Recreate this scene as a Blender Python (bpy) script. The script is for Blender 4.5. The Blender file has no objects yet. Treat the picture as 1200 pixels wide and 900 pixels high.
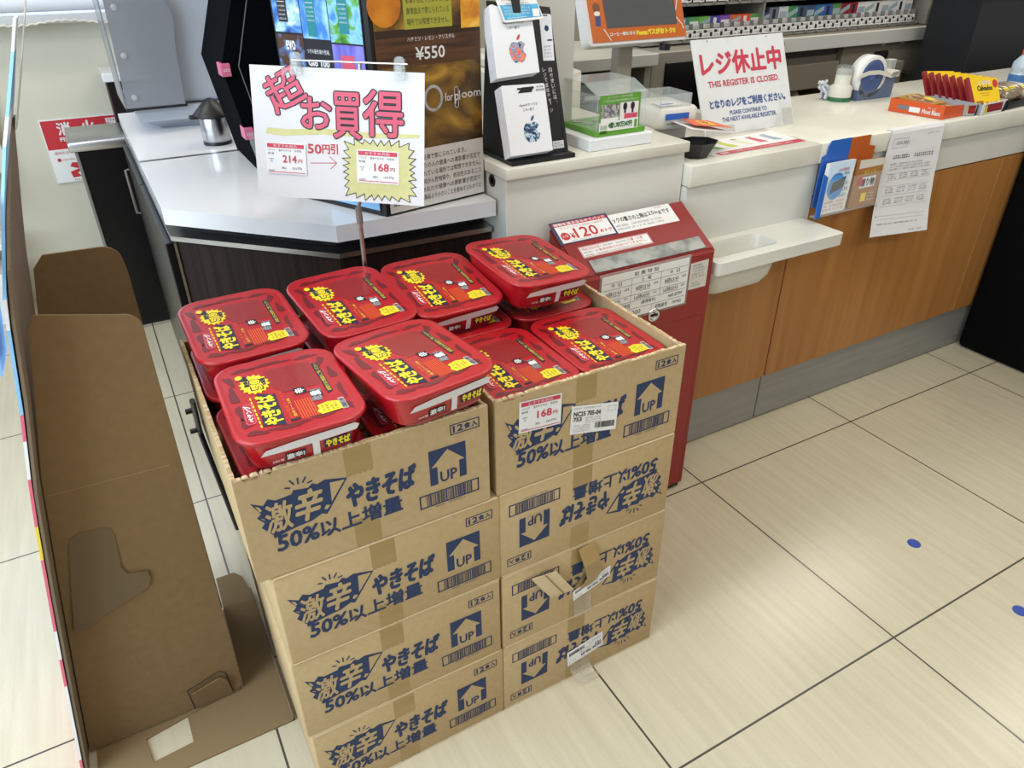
import bpy, bmesh, math, random
from mathutils import Vector, Matrix
random.seed(7)
SC = bpy.context.scene
COL = SC.collection

# ------------------------------------------------------------------ camera, world, lights, exposure
def setup_camera():
    f, a, b, c = 855.83, .5056, .5444, -.0074
    ca, sa, cb, sb, cc, s2 = math.cos(a), math.sin(a), math.cos(b), math.sin(b), math.cos(c), math.sin(c)
    fw = Vector((sa*cb, ca*cb, -sb)); rt = Vector((ca, -sa, 0)); up = rt.cross(fw)
    r2 = rt*cc + up*s2; u2 = up*cc - rt*s2
    m = Matrix((r2, u2, -fw)).transposed().to_4x4()
    m.translation = Vector((-1.21584, -1.12494, 1.27278))
    cam = bpy.data.cameras.new('camera'); cam.sensor_width = 36; cam.lens = 36*f/1200; cam.clip_start = .02
    o = bpy.data.objects.new('camera', cam); COL.objects.link(o); o.matrix_world = m
    SC.camera = o
setup_camera()
W = bpy.data.worlds.new('world'); SC.world = W; W.use_nodes = True
W.node_tree.nodes['Background'].inputs[0].default_value = (.93, .96, 1, 1)
W.node_tree.nodes['Background'].inputs[1].default_value = .42
def area(name, loc, aim, sx, sy, power, col):
    l = bpy.data.lights.new(name, 'AREA'); l.shape = 'RECTANGLE'; l.size = sx; l.size_y = sy; l.energy = power; l.color = col
    o = bpy.data.objects.new(name, l); COL.objects.link(o); o.location = loc
    o.rotation_euler = (Vector(aim)-Vector(loc)).to_track_quat('-Z', 'Y').to_euler()
WARM = (1, .95, .845)
POW = dict(a=13, b=13, c=11.5, d=11, e=12, f=12, g=12, h=14, i=13)
for nm, x, y in (('a', -2.3, -.5), ('b', -.6, -.5), ('c', 1.1, -.5), ('d', 2.8, -.3), ('e', -2.0, 1.2), ('f', .1, 1.25), ('g', 2.2, 1.0), ('h', -.6, -2.4), ('i', 1.6, -2.4)):
    area('ceiling_lamp_light', (x, y, 2.62), (x, y, 0), 1.2, .3, POW[nm], WARM)
area('window_daylight', (-3.3, -.6, 1.5), (-1.6, -.2, .3), 2.6, 2.0, 105, (.66, .83, 1))
SC.view_settings.view_transform = 'Standard'; SC.view_settings.look = 'None'
SC.view_settings.gamma = 1; SC.view_settings.use_curve_mapping = False; SC.view_settings.exposure = 0.0
SC.cycles.use_denoising = True
SC.cycles.max_bounces = 7
SC.cycles.transparent_max_bounces = 12

# ------------------------------------------------------------------ materials
def lin(h):
    h = h.lstrip('#'); out = []
    for i in (0, 2, 4):
        c = int(h[i:i+2], 16)/255
        out.append(c/12.92 if c <= .04045 else ((c+.055)/1.055)**2.4)
    return (*out, 1)
MATS = {}
def M(name, col='#888888', rough=.5, metal=0, noise=None, coat=0, emit=0, spec=.5, bump=0):
    """noise = (scale xyz, colour two, low, high): a procedural two-colour mottling"""
    if name in MATS: return MATS[name]
    m = bpy.data.materials.new(name); m.use_nodes = True; MATS[name] = m
    nt = m.node_tree; b = nt.nodes['Principled BSDF']
    b.inputs['Base Color'].default_value = lin(col); b.inputs['Roughness'].default_value = rough
    b.inputs['Metallic'].default_value = metal; b.inputs['Coat Weight'].default_value = coat
    b.inputs['Coat Roughness'].default_value = .08; b.inputs['Specular IOR Level'].default_value = spec
    if emit:
        b.inputs['Emission Color'].default_value = lin(col); b.inputs['Emission Strength'].default_value = emit
    m.diffuse_color = lin(col)
    if noise:
        sc, c2, lo, hi = noise
        tc = nt.nodes.new('ShaderNodeTexCoord'); mp = nt.nodes.new('ShaderNodeMapping'); mp.inputs['Scale'].default_value = sc
        no = nt.nodes.new('ShaderNodeTexNoise'); no.inputs['Scale'].default_value = 1; no.inputs['Detail'].default_value = 5
        rp = nt.nodes.new('ShaderNodeValToRGB'); rp.color_ramp.elements[0].color = lin(col); rp.color_ramp.elements[1].color = lin(c2)
        rp.color_ramp.elements[0].position = lo; rp.color_ramp.elements[1].position = hi
        L = nt.links.new
        L(tc.outputs['Object'], mp.inputs[0]); L(mp.outputs[0], no.inputs[0]); L(no.outputs[0], rp.inputs[0]); L(rp.outputs[0], b.inputs['Base Color'])
        if bump:
            bp = nt.nodes.new('ShaderNodeBump'); bp.inputs['Strength'].default_value = bump; bp.inputs['Distance'].default_value = .002
            L(no.outputs[0], bp.inputs['Height']); L(bp.outputs[0], b.inputs['Normal'])
    return m
def ramp_mat(name, stops, scale, rough=.35, detail=4, distort=.6):
    m = M(name, stops[0][1], rough); nt = m.node_tree; b = nt.nodes['Principled BSDF']; L = nt.links.new
    tc = nt.nodes.new('ShaderNodeTexCoord'); mp = nt.nodes.new('ShaderNodeMapping'); mp.inputs['Scale'].default_value = scale
    no = nt.nodes.new('ShaderNodeTexNoise'); no.inputs['Scale'].default_value = 1; no.inputs['Detail'].default_value = detail; no.inputs['Distortion'].default_value = distort
    rp = nt.nodes.new('ShaderNodeValToRGB'); r = rp.color_ramp
    while len(r.elements) < len(stops): r.elements.new(.5)
    for e, (p, c) in zip(r.elements, stops): e.position = p; e.color = lin(c)
    L(tc.outputs['Object'], mp.inputs[0]); L(mp.outputs[0], no.inputs[0]); L(no.outputs[0], rp.inputs[0]); L(rp.outputs[0], b.inputs['Base Color'])
    return m
def clear(name, col='#ffffff', alpha=.12, rough=.05):
    if name in MATS: return MATS[name]
    m = bpy.data.materials.new(name); m.use_nodes = True; MATS[name] = m; nt = m.node_tree; L = nt.links.new
    b = nt.nodes['Principled BSDF']; b.inputs['Base Color'].default_value = lin(col); b.inputs['Roughness'].default_value = rough
    b.inputs['Alpha'].default_value = alpha; b.inputs['Coat Weight'].default_value = 0
    return m
def floor_mat():
    m = M('floor_tile', '#c9bfa6', .24); nt = m.node_tree; b = nt.nodes['Principled BSDF']; L = nt.links.new; N = nt.nodes.new
    g = N('ShaderNodeNewGeometry'); sp = N('ShaderNodeSeparateXYZ'); L(g.outputs['Position'], sp.inputs[0])
    def line(ax):
        d = N('ShaderNodeMath'); d.operation = 'PINGPONG'; d.inputs[1].default_value = .3; L(sp.outputs[ax], d.inputs[0])
        c = N('ShaderNodeMath'); c.operation = 'LESS_THAN'; c.inputs[1].default_value = .0021; L(d.outputs[0], c.inputs[0]); return c
    a, c = line(0), line(1)
    mx = N('ShaderNodeMath'); mx.operation = 'MAXIMUM'; L(a.outputs[0], mx.inputs[0]); L(c.outputs[0], mx.inputs[1])
    mp = N('ShaderNodeMapping'); mp.inputs['Scale'].default_value = (60, 3.5, 1); mp.inputs['Rotation'].default_value = (0, 0, .12); L(g.outputs['Position'], mp.inputs[0])
    no = N('ShaderNodeTexNoise'); no.inputs['Scale'].default_value = 1; no.inputs['Detail'].default_value = 6; L(mp.outputs[0], no.inputs[0])
    n2 = N('ShaderNodeTexNoise'); n2.inputs['Scale'].default_value = 260; n2.inputs['Detail'].default_value = 2; L(g.outputs['Position'], n2.inputs[0])
    ad = N('ShaderNodeMath'); ad.operation = 'MULTIPLY_ADD'; ad.inputs[1].default_value = .35; L(n2.outputs[0], ad.inputs[0]); L(no.outputs[0], ad.inputs[2])
    rp = N('ShaderNodeValToRGB'); rp.color_ramp.elements[0].position = .35; rp.color_ramp.elements[1].position = 1.0
    rp.color_ramp.elements[0].color = lin('#b9af97'); rp.color_ramp.elements[1].color = lin('#cdc3aa'); L(ad.outputs[0], rp.inputs[0])
    mi = N('ShaderNodeMix'); mi.data_type = 'RGBA'; L(mx.outputs[0], mi.inputs[0]); L(rp.outputs[0], mi.inputs[6]); mi.inputs[7].default_value = lin('#4a453e')
    L(mi.outputs[2], b.inputs['Base Color'])
    return m
KRAFT = M('kraft_board', '#b99f76', .85, noise=((90, 90, 90), '#b1976c', .3, .7), bump=.05)
KIN = M('kraft_board_inside', '#98805a', .9, noise=((70, 70, 12), '#907852', .3, .7))
KEDGE = M('torn_kraft_edge', '#cdb892', .9)
SKRAFT = M('display_kraft', '#7a6140', .9, noise=((60, 60, 60), '#735b3a', .3, .7))
SKGREY = M('display_kraft_grey', '#7d6d5b', .9, noise=((40, 40, 8), '#746452', .3, .7))
TAPE = M('parcel_tape', '#a28757', .35, noise=((8, 8, 60), '#997d4d', .3, .7))
NAVY = M('navy_ink', '#213356', .7)
NAVYD = M('dark_navy_ink', '#1b2038', .6)
BLACK = M('black_plastic', '#101013', .4)
BLACKG = M('black_gloss', '#08080b', .3, spec=.35)
INK = M('black_ink', '#1c1b1e', .6)
GINK = M('grey_ink', '#77757a', .6)
WHITE = M('white_paper', '#dcdadb', .7)
LABELW = M('white_label', '#e6e4e2', .5)
WP = M('white_laminate', '#dcdad2', .3, noise=((2, 2, 2), '#d6d4ca', .3, .7))
WPG = M('white_counter_top', '#dfdcd0', .22, noise=((6, 6, 6), '#d3cfc0', .35, .7))
WSOLID = M('white_gloss_top', '#dddde0', .12)
CREAM = M('cream_plastic', '#d6d2c6', .4)
RED = M('red_lid', '#ab151f', .36, coat=.25)
REDB = M('red_tub_side', '#a5101a', .3, coat=.3)
DRED = M('dark_red_ink', '#6a1218', .35, coat=.2)
MRED = M('brown_red_ink', '#8f1d1e', .35, coat=.2)
YEL = M('yellow_ink', '#ecd326', .4)
ORG = M('orange_ink', '#dd5a24', .4)
PINK = M('pink_ink', '#cf4f68', .5)
PALEY = M('pale_yellow_marker', '#d3cf96', .7, noise=((60, 60, 60), '#c9c484', .3, .7))
FILM = M('white_tub_film', '#d9d5d6', .25, coat=.4)
BIN = M('red_painted_steel', '#8f2120', .38, noise=((3, 3, 3), '#871e1d', .3, .7))
STEEL = M('brushed_steel', '#c4c4c6', .28, 1, noise=((2, 2, 90), '#acacae', .3, .7))
STEELD = M('dull_steel', '#9a9a98', .35, .7)
CHROME = M('chrome', '#dadadc', .12, 1)
WOOD = M('light_wood_veneer', '#b47d44', .42, noise=((38, 38, 1.4), '#a26b36', .3, .72))
WENGE = M('dark_wenge_veneer', '#2c1f1b', .5, noise=((120, 120, 2.2), '#1b1210', .35, .65), spec=.15)
TOE = M('grey_toe_kick', '#9d9c99', .42, .25, noise=((5, 5, 60), '#93928e', .3, .7))
WALL = M('wall_paint', '#cfcab8', .8, noise=((2, 2, 2), '#c8c3b0', .3, .7))
TAUPE = M('taupe_steel', '#857c6d', .45)
GREYF = M('grey_frame', '#8c877c', .4)
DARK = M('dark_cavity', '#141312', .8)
GREEN = M('green_print', '#5f9b2e', .4)
BLUE = M('blue_print', '#2b62b8', .4)
SIGNR = M('sign_red', '#c8354b', .5)
PRED = M('print_red', '#bf2a33', .5)
ACR = clear('clear_acrylic', '#e8eeee', .1, .04)
ACRE = clear('acrylic_edge', '#cfd6d4', .26, .08)
SMOKE = clear('frosted_acrylic', '#85878d', .78, .22)
TAPEC = clear('clear_tape', '#cfc8b8', .2, .2)

# ------------------------------------------------------------------ mesh helpers
class F:
    """a flat frame: point(u, v, n) = o + u U + v V + n N"""
    def __init__(s, o, U=(1, 0, 0), V=(0, 0, 1)):
        s.o = Vector(o); s.U = Vector(U).normalized(); s.V = Vector(V).normalized(); s.N = s.U.cross(s.V)
    def p(s, u, v, n=0): return s.o + s.U*u + s.V*v + s.N*n
TXT = {}
def text_mesh(s):
    if s not in TXT:
        cu = bpy.data.curves.new('t', 'FONT'); cu.body = s; cu.resolution_u = 2
        o = bpy.data.objects.new('t', cu); COL.objects.link(o)
        me = bpy.data.meshes.new_from_object(o.evaluated_get(bpy.context.evaluated_depsgraph_get()))
        vs = [(v.co.x, v.co.y) for v in me.vertices]; fs = [tuple(p.vertices) for p in me.polygons]
        bpy.data.objects.remove(o); bpy.data.curves.remove(cu); bpy.data.meshes.remove(me)
        x0 = min(v[0] for v in vs); x1 = max(v[0] for v in vs); y0 = min(v[1] for v in vs); y1 = max(v[1] for v in vs)
        TXT[s] = ([((x-x0)/(x1-x0 or 1), (y-y0)/(y1-y0 or 1)) for x, y in vs], fs, (x1-x0)/(y1-y0 or 1))
    return TXT[s]
def rrect(w, d, r, seg=5, cx=0, cy=0):
    out = []
    for sx, sy, a0 in ((1, 1, 0), (-1, 1, 90), (-1, -1, 180), (1, -1, 270)):
        for i in range(seg+1):
            a = math.radians(a0+90*i/seg)
            out.append((cx+sx*(w/2-r)+r*math.cos(a), cy+sy*(d/2-r)+r*math.sin(a)))
    return out
class MB:
    def __init__(s): s.v = []; s.f = []; s.m = []; s.s = []; s.mats = []
    def mi(s, m):
        if m not in s.mats: s.mats.append(m)
        return s.mats.index(m)
    def add(s, vs, fs, m, smooth=False):
        b = len(s.v); k = s.mi(m); s.v += [Vector(v) for v in vs]
        for f in fs: s.f.append(tuple(b+i for i in f)); s.m.append(k); s.s.append(smooth)
    def box(s, a, b, m, bev=0, seg=1, X=None):
        bm = bmesh.new(); bmesh.ops.create_cube(bm, size=1)
        c = [(a[i]+b[i])/2 for i in range(3)]; d = [abs(b[i]-a[i]) for i in range(3)]
        for v in bm.verts: v.co = Vector((c[0]+v.co.x*d[0], c[1]+v.co.y*d[1], c[2]+v.co.z*d[2]))
        if bev: bmesh.ops.bevel(bm, geom=bm.edges[:], offset=min(bev, min(d)*.45), segments=seg, affect='EDGES', profile=.5)
        if X is not None: bmesh.ops.transform(bm, matrix=X, verts=bm.verts)
        s.frombm(bm, m, seg > 1)
    def frombm(s, bm, m, smooth=False):
        bm.verts.index_update(); s.add([v.co.copy() for v in bm.verts], [[v.index for v in f.verts] for f in bm.faces], m, smooth); bm.free()
    def loft(s, rings, m, cap0=True, cap1=True, smooth=False, close=True):
        n = len(rings[0]); vs = [p for r in rings for p in r]; fs = []
        for k in range(len(rings)-1):
            for i in range(n if close else n-1):
                j = (i+1) % n; fs.append((k*n+i, k*n+j, (k+1)*n+j, (k+1)*n+i))
        s.add(vs, fs, m, smooth)
        if cap0: s.add(rings[0], [tuple(range(n))[::-1]], m)
        if cap1: s.add(rings[-1], [tuple(range(n))], m)
    def prism(s, fr, pts, n0, n1, m):
        """extrude a 2D outline of a frame from depth n0 to n1"""
        ar = sum(pts[i][0]*pts[(i+1) % len(pts)][1]-pts[(i+1) % len(pts)][0]*pts[i][1] for i in range(len(pts)))
        if ar < 0: pts = pts[::-1]
        s.loft([[fr.p(u, v, n0) for u, v in pts], [fr.p(u, v, n1) for u, v in pts]], m)
    def tube(s, pts, r, m, n=10, caps=True):
        pts = [Vector(p) for p in pts]; rings = []
        for i, p in enumerate(pts):
            d = (pts[min(i+1, len(pts)-1)]-pts[max(i-1, 0)]).normalized()
            a = d.orthogonal().normalized() if i == 0 else (a-d*a.dot(d)).normalized()
            b = d.cross(a); rr = r[i] if isinstance(r, (list, tuple)) else r
            rings.append([p+(a*math.cos(2*math.pi*k/n)+b*math.sin(2*math.pi*k/n))*rr for k in range(n)])
        s.loft(rings, m, caps, caps, True)
    def lathe(s, c, prof, m, n=24, fr=None):
        fr = fr or F(c, (1, 0, 0), (0, 1, 0)); rings = []
        for r, z in prof: rings.append([fr.p(r*math.cos(2*math.pi*k/n), r*math.sin(2*math.pi*k/n), z) for k in range(n)])
        s.loft(rings, m, True, True, True)
    # flat print on a frame
    def poly(s, fr, pts, m, n=.0003): s.add([fr.p(u, v, n) for u, v in pts], [tuple(range(len(pts)))], m)
    def rect(s, fr, u0, v0, u1, v1, m, n=.0003): s.poly(fr, [(u0, v0), (u1, v0), (u1, v1), (u0, v1)], m, n)
    def ell(s, fr, u, v, a, b, m, n=.0003, k=20): s.poly(fr, [(u+a*math.cos(2*math.pi*i/k), v+b*math.sin(2*math.pi*i/k)) for i in range(k)], m, n)
    def line(s, fr, pts, w, m, n=.0004, close=False):
        pts = list(pts)+([pts[0]] if close else [])
        for (a, b), (c, d) in zip(pts, pts[1:]):
            L = math.hypot(c-a, d-b) or 1; x, y = -(d-b)/L*w/2, (c-a)/L*w/2; ex, ey = (c-a)/L*w/2, (d-b)/L*w/2
            s.poly(fr, [(a-ex-x, b-ey-y), (c+ex-x, d+ey-y), (c+ex+x, d+ey+y), (a-ex+x, b-ey+y)], m, n)
    def frame(s, fr, u0, v0, u1, v1, w, m, n=.0004): s.line(fr, [(u0, v0), (u1, v0), (u1, v1), (u0, v1)], w, m, n, True)
    def text(s, fr, t, u0, v0, u1, v1, m, n=.0005, bold=0, rot=0, skew=0, keep=False):
        vs, fs, asp = text_mesh(t); w, h = u1-u0, v1-v0
        if keep: w = h*asp
        sh = [(0, 0)] if not bold else [(bold*math.cos(k*math.pi/4), bold*math.sin(k*math.pi/4)) for k in range(8)]
        cr, sr = math.cos(rot), math.sin(rot); cu, cv = u0+w/2, v0+h/2
        for i, (du, dv) in enumerate(sh):
            out = []
            for x, y in vs:
                a, b = (x-.5)*w+skew*(y-.5)*h, (y-.5)*h
                out.append(fr.p(cu+a*cr-b*sr+du, cv+a*sr+b*cr+dv, n+i*.00001))
            s.add(out, fs, m)
    def fine(s, fr, u0, v0, u1, v1, rows, m, n=.0004, fill=.85, h=.5, seed=1):
        """rows of print too small to read"""
        rg = random.Random(seed); dv = (v1-v0)/rows; ch = dv*h
        for r in range(rows):
            v = v1-dv*(r+.75); u = u0; end = u0+(u1-u0)*(fill+rg.random()*(1-fill))
            while u < end-ch*.5:
                k = rg.random()
                if k < .85:
                    w = min(ch*(.5+.4*rg.random()), end-u)
                    s.rect(fr, u, v, u+w, v+ch*.2, m, n); s.rect(fr, u+w*.35, v, u+w*.6, v+ch, m, n)
                    if k < .5: s.rect(fr, u, v+ch*.75, u+w*.9, v+ch*.95, m, n)
                u += ch*.95
    def barcode(s, fr, u0, v0, u1, v1, m, n=.0004, seed=1):
        rg = random.Random(seed); u = u0; st = (u1-u0)/60
        while u < u1-st:
            w = st*rg.choice((.6, 1, 1, 1.8)); s.rect(fr, u, v0, min(u+w, u1), v1, m, n); u += w+st*rg.choice((.6, .8, 1.4))
    def build(s, name, origin=(0, 0, 0), parent=None):
        me = bpy.data.meshes.new(name); o3 = Vector(origin)
        me.from_pydata([tuple(v-o3) for v in s.v], [], s.f); me.update()
        for m in s.mats: me.materials.append(m)
        me.polygons.foreach_set('material_index', s.m); me.polygons.foreach_set('use_smooth', s.s)
        ob = bpy.data.objects.new(name, me); COL.objects.link(ob)
        if parent is not None: ob.parent = parent
        else: ob.location = o3
        return ob
def tag(o, label=None, cat=None, group=None, kind=None):
    for k, v in (('label', label), ('category', cat), ('group', group), ('kind', kind)):
        if v: o[k] = v
    return o
def thing(name, label, cat, loc=(0, 0, 0), group=None):
    o = bpy.data.objects.new(name, None); o.empty_display_size = .05; COL.objects.link(o); o.location = loc
    return tag(o, label, cat, group)
def solo(name, mb, label, cat, loc, group=None): return tag(mb.build(name, loc), label, cat, group)
def struct(name, mb, loc=(0, 0, 0)): return tag(mb.build(name, loc), kind='structure')
def part(name, mb, t, label=None):
    """mb holds world coordinates; the part is re-expressed about its thing's base"""
    par = t; off = Vector(t.location)
    while par.parent: par = par.parent; off += Vector(par.location)
    o = mb.build(name, off, t)
    if label: o['label'] = label
    return o
def lpart(name, mb, t, label=None):
    """mb already holds the thing's own coordinates"""
    o = mb.build(name, (0, 0, 0), t)
    if label: o['label'] = label
    return o
def copy_thing(t, loc, rot=(0, 0, 0), label=None, group=None):
    r = t.copy(); COL.objects.link(r); r.location = loc; r.rotation_euler = rot
    if label: r['label'] = label
    if group: r['group'] = group
    for ch in t.children:
        c = ch.copy(); COL.objects.link(c); c.parent = r
        for g in ch.children:
            d = g.copy(); COL.objects.link(d); d.parent = c
    return r

# ------------------------------------------------------------------ the room
b = MB(); b.box((-4, -4.5, -.1), (4.5, 2.4, 0), floor_mat()); struct('floor', b)
b = MB(); b.box((-4, -4.5, 2.7), (4.5, 2.4, 2.8), M('ceiling_board', '#e6e5e0', .8)); struct('ceiling', b)
b = MB()
b.box((-4, 2.3, 0), (4.5, 2.4, 1.035), WALL); b.box((-.7, 2.3, 1.035), (4.5, 2.4, 2.7), WALL); b.box((-4, 2.3, 2.2), (-.7, 2.4, 2.7), WALL)
struct('wall_back', b)
b = MB()
WFR = M('window_frame_white', '#dfe2ea', .35)
b.box((-4, 2.2, 1.035), (-.7, 2.4, 1.062), M('window_sill_grey', '#c3c4c6', .5))
b.tube([(-4, 2.225, 1.1), (-.7, 2.225, 1.1)], .03, WFR, 14)
for x in (-3.9, -2.8, -1.75, -.75): b.box((x-.03, 2.3, 1.06), (x+.03, 2.36, 2.2), WFR)
b.box((-4, 2.3, 2.14), (-.7, 2.36, 2.2), WFR)
b.box((-4, 2.37, 1.06), (-.7, 2.38, 2.2), M('window_daylight_glass', '#dce8ff', .1, emit=1.6))
struct('window_1', b)
b = MB()
pts = []
for i in range(60):
    t = i/59; pts.append((-1.42+.42*t, 2.19, 1.038+.0025*math.sin(t*95)-.006*math.sin(t*9)))
b.tube(pts, .004, CREAM, 6)
solo('blind_cord', b, 'cream twisted blind cord lying along the window sill', 'cord', (-1.2, 2.19, 1.03))
b = MB(); b.box((2.32, 1.18, 0), (2.42, 2.3, 2.7), M('end_wall_paint', '#8b867b', .7)); struct('wall_right', b)

# ------------------------------------------------------------------ checkout counter on the right
cc = thing('counter_base', 'light wood fronted checkout counter with grey kick plate', 'counter', (1.4, .4, 0))
b = MB(); b.box((-.04, .16, .004), (.349, .6, .155), TOE, .002); b.box((.353, .16, .004), (3, .6, .155), TOE, .002); part('kick_plate', b, cc, 'grey metal kick plate')
for x0, x1 in ((-.04, .349), (.3535, 1.2525), (1.255, 3.0)):
    b = MB(); b.box((x0, .152, .158), (x1, .6, .688), WOOD, .0012); part('wood_panel', b, cc)
b = MB(); b.box((-.044, .15, .60), (.398, .18, .782), WP, .0015); part('fascia_panel', b, cc, 'off white fascia above the bag shelf')
b = MB(); b.box((.412, .15, .692), (3.0, .18, .782), WP, .0015); part('fascia_panel', b, cc, 'off white fascia above the wood panels')
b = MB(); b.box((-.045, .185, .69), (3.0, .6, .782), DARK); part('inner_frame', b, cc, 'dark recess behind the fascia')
b = MB(); b.box((-.044, .14, .783), (.3835, .64, .834), WPG, .003, 2); solo('worktop', b, 'white counter top slab carrying the register closed sign', 'worktop', (.2, .4, .783))
b = MB(); b.box((.3845, .14, .783), (3.0, .64, .834), WPG, .003, 2); solo('worktop', b, 'white counter top slab carrying snacks and tape dispenser', 'worktop', (1.4, .4, .783))

# bag shelf with a recessed basin
t = thing('bag_shelf', 'white bracket shelf with sunken basin projecting from the counter', 'shelf', (.16, .08, .608))
b = MB()
ox0, ox1, oy0, oy1 = -.03, .185, .045, .127
out = rrect(.42, .138, .012, 4, .165, .081); inn = rrect(ox1-ox0, oy1-oy0, .022, 4, (ox0+ox1)/2, (oy0+oy1)/2)
for z, fl in ((.641, 0), (.611, 1)):
    n = len(out); vs = [(x, y, z) for x, y in out]+[(x, y, z) for x, y in inn]
    b.add(vs, [(i, (i+1) % n, n+(i+1) % n, n+i) if not fl else (n+i, n+(i+1) % n, (i+1) % n, i) for i in range(n)], WP)
b.loft([[(x, y, .611) for x, y in out], [(x, y, .641) for x, y in out]], WP, False, False, True)
part('shelf_board', b, t)
b = MB(); sh = lambda w, d, z, r: [(x, y, z) for x, y in rrect(w, d, r, 4, (ox0+ox1)/2, (oy0+oy1)/2)]
w, d = ox1-ox0, oy1-oy0
b.loft([sh(w, d, .642, .022), sh(w-.008, d-.008, .63, .022), sh(w-.02, d-.02, .56, .022), sh(w-.05, d-.04, .552, .015)], WP, False, True, True)
b.loft([sh(w+.006, d+.006, .61, .022), sh(w-.005, d-.005, .56, .03), sh(w-.03, d-.03, .538, .03)][::-1], WP, True, False, True)
part('basin', b, t)

# raised white cabinet beside it
t = thing('side_cabinet', 'raised white cabinet behind the red parcel box', 'cabinet', (-.28, .4, 0))
b = MB(); b.box((-.512, .165, .004), (-.0465, .62, .862), WP, .0015); part('body', b, t)
b = MB(); b.box((-.518, .152, .864), (-.0455, .64, .887), WPG, .002, 2); part('top_board', b, t)
fr = F((-.512, .224, .848), (0, -1, 0), (0, 0, 1)); b = MB(); b.lathe(None, [(.013, 0), (.013, .002), (.009, .002), (.008, -.001)], BLACK, 18, fr); part('cable_hole', b, t, 'round black cable hole')

# island with white angled top and dark wood front
t = thing('coffee_island', 'dark wood island with white angled top and steel edge strip', 'counter', (-.8, .9, 0))
top = [(-1.133, .465), (-.86, .195), (-.52, .185), (-.52, 1.75), (-1.128, 1.75)]
XY = lambda z: F((0, 0, z), (1, 0, 0), (0, 1, 0))
b = MB()
b.prism(XY(.782), [(-1.132, .487), (-.858, .206), (-.52, .196), (-.52, .905), (-1.132, .905)], 0, .033, WSOLID); part('top_slab', b, t)
b = MB(); b.prism(XY(.782), [(-1.132, .921), (-.52, .921), (-.52, 1.6), (-1.128, 1.6)], 0, .033, WSOLID); part('top_slab', b, t)
b = MB(); b.box((-1.131, .9055, .78), (-.52, .9205, .8155), M('joint_steel', '#7d7b78', .3, .9)); part('joint_strip', b, t, 'steel joint strip')
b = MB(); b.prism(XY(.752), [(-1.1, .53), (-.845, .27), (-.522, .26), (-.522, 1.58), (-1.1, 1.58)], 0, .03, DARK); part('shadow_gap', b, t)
b = MB(); b.prism(XY(.7415), [(-1.128, .503), (-.853, .226), (-.519, .217), (-.519, 1.58), (-1.128, 1.58)], 0, .010, STEEL); part('edge_strip', b, t, 'brushed steel edge strip')
b = MB(); b.prism(XY(.06), [(-1.122, .512), (-.85, .238), (-.519, .229), (-.519, 1.58), (-1.122, 1.58)], 0, .681, WENGE)
part('body', b, t)
b = MB(); b.box((-1.1245, .505, .02), (-1.1195, .513, .735), STEEL); part('corner_trim', b, t)
b = MB(); b.prism(XY(.0), [(-1.09, .56), (-.83, .3), (-.53, .28), (-.53, 1.55), (-1.09, 1.55)], 0, .06, DARK); part('plinth', b, t)
for y0, y1 in ((.53, 1.04), (1.045, 1.575)):
    b = MB(); b.box((-1.14, y0, .07), (-1.122, y1, .728), BLACKG, .002); d = part('door', b, t, 'black side door')
    if y0 < .6: continue
    b = MB(); b.tube([(-1.142, y1-.06, .52), (-1.152, y1-.06, .52), (-1.152, y1-.06, .66), (-1.142, y1-.06, .66)], .004, M('handle_taupe', '#6f6360', .5), 8); part('handle', b, d, 'steel bar handle')

# black waste cabinet with steel lid, brown cabinet, gondola, wall notice
t = thing('waste_cabinet', 'black waste cabinet with a brushed steel lid by the wall', 'cabinet', (-1.2, 1.95, 0))
b = MB(); b.box((-1.275, 1.805, .02), (-.9, 2.075, .67), BLACKG, .004); part('body', b, t)
b = MB(); b.box((-1.25, 1.82, 0), (-.92, 2.07, .02), DARK); part('plinth', b, t)
b = MB(); b.box((-1.298, 1.79, .672), (-.9, 2.08, .705), STEEL, .006, 2); part('lid', b, t, 'brushed steel lid')
b = MB(); b.box((-1.283, 1.797, .03), (-1.272, 1.81, .67), STEELD, .002); part('corner_trim', b, t)
t = thing('wall_cabinet', 'dark brown cabinet with white top behind the coffee machine', 'cabinet', (-.8, 2.2, 0))
b = MB(); b.box((-1.12, 2.1, 0), (-.55, 2.28, .84), WENGE, .003); part('body', b, t)
b = MB(); b.box((-1.13, 2.09, .842), (-.54, 2.29, .872), WSOLID, .003); part('top_board', b, t)
b = MB(); fr = F((-1.07, 2.0995, .76)); b.lathe(None, [(.009, 0), (.009, .006), (.005, .012)], CHROME, 12, fr); part('knob', b, t, 'small chrome knob')

t = thing('store_shelving', 'white store shelving unit with perforated back at the left wall', 'shelving', (-2.2, 2.2, 0))
GW = M('shelving_white', '#e9e9e7', .4)
b = MB(); b.box((-2.9, 2.09, 0), (-1.62, 2.28, .2), GW, .004); b.box((-2.9, 2.085, .03), (-1.62, 2.09, .17), GW); part('base_deck', b, t)
for z in (.3, .52): 
    b = MB(); b.box((-2.9, 2.06, z), (-1.6, 2.25, z+.022), GW, .003); part('shelf', b, t)
b = MB(); b.box((-2.9, 2.255, .535), (-1.525, 2.27, .95), M('perforated_panel', '#cfccc2', .5))
fr = F((-2.9, 2.255, .535)); 
for i in range(25):
    for k in range(7): b.rect(fr, .5+i*.034, .02+k*.055+(i % 2)*.027, .508+i*.034, .045+k*.055+(i % 2)*.027, DARK, .0006)
part('back_panel', b, t, 'perforated back panel')
for x in (-2.86, -1.72):
    b = MB(); b.box((x, 2.256, .2), (x+.03, 2.28, .95), GW); part('upright', b, t)

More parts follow.
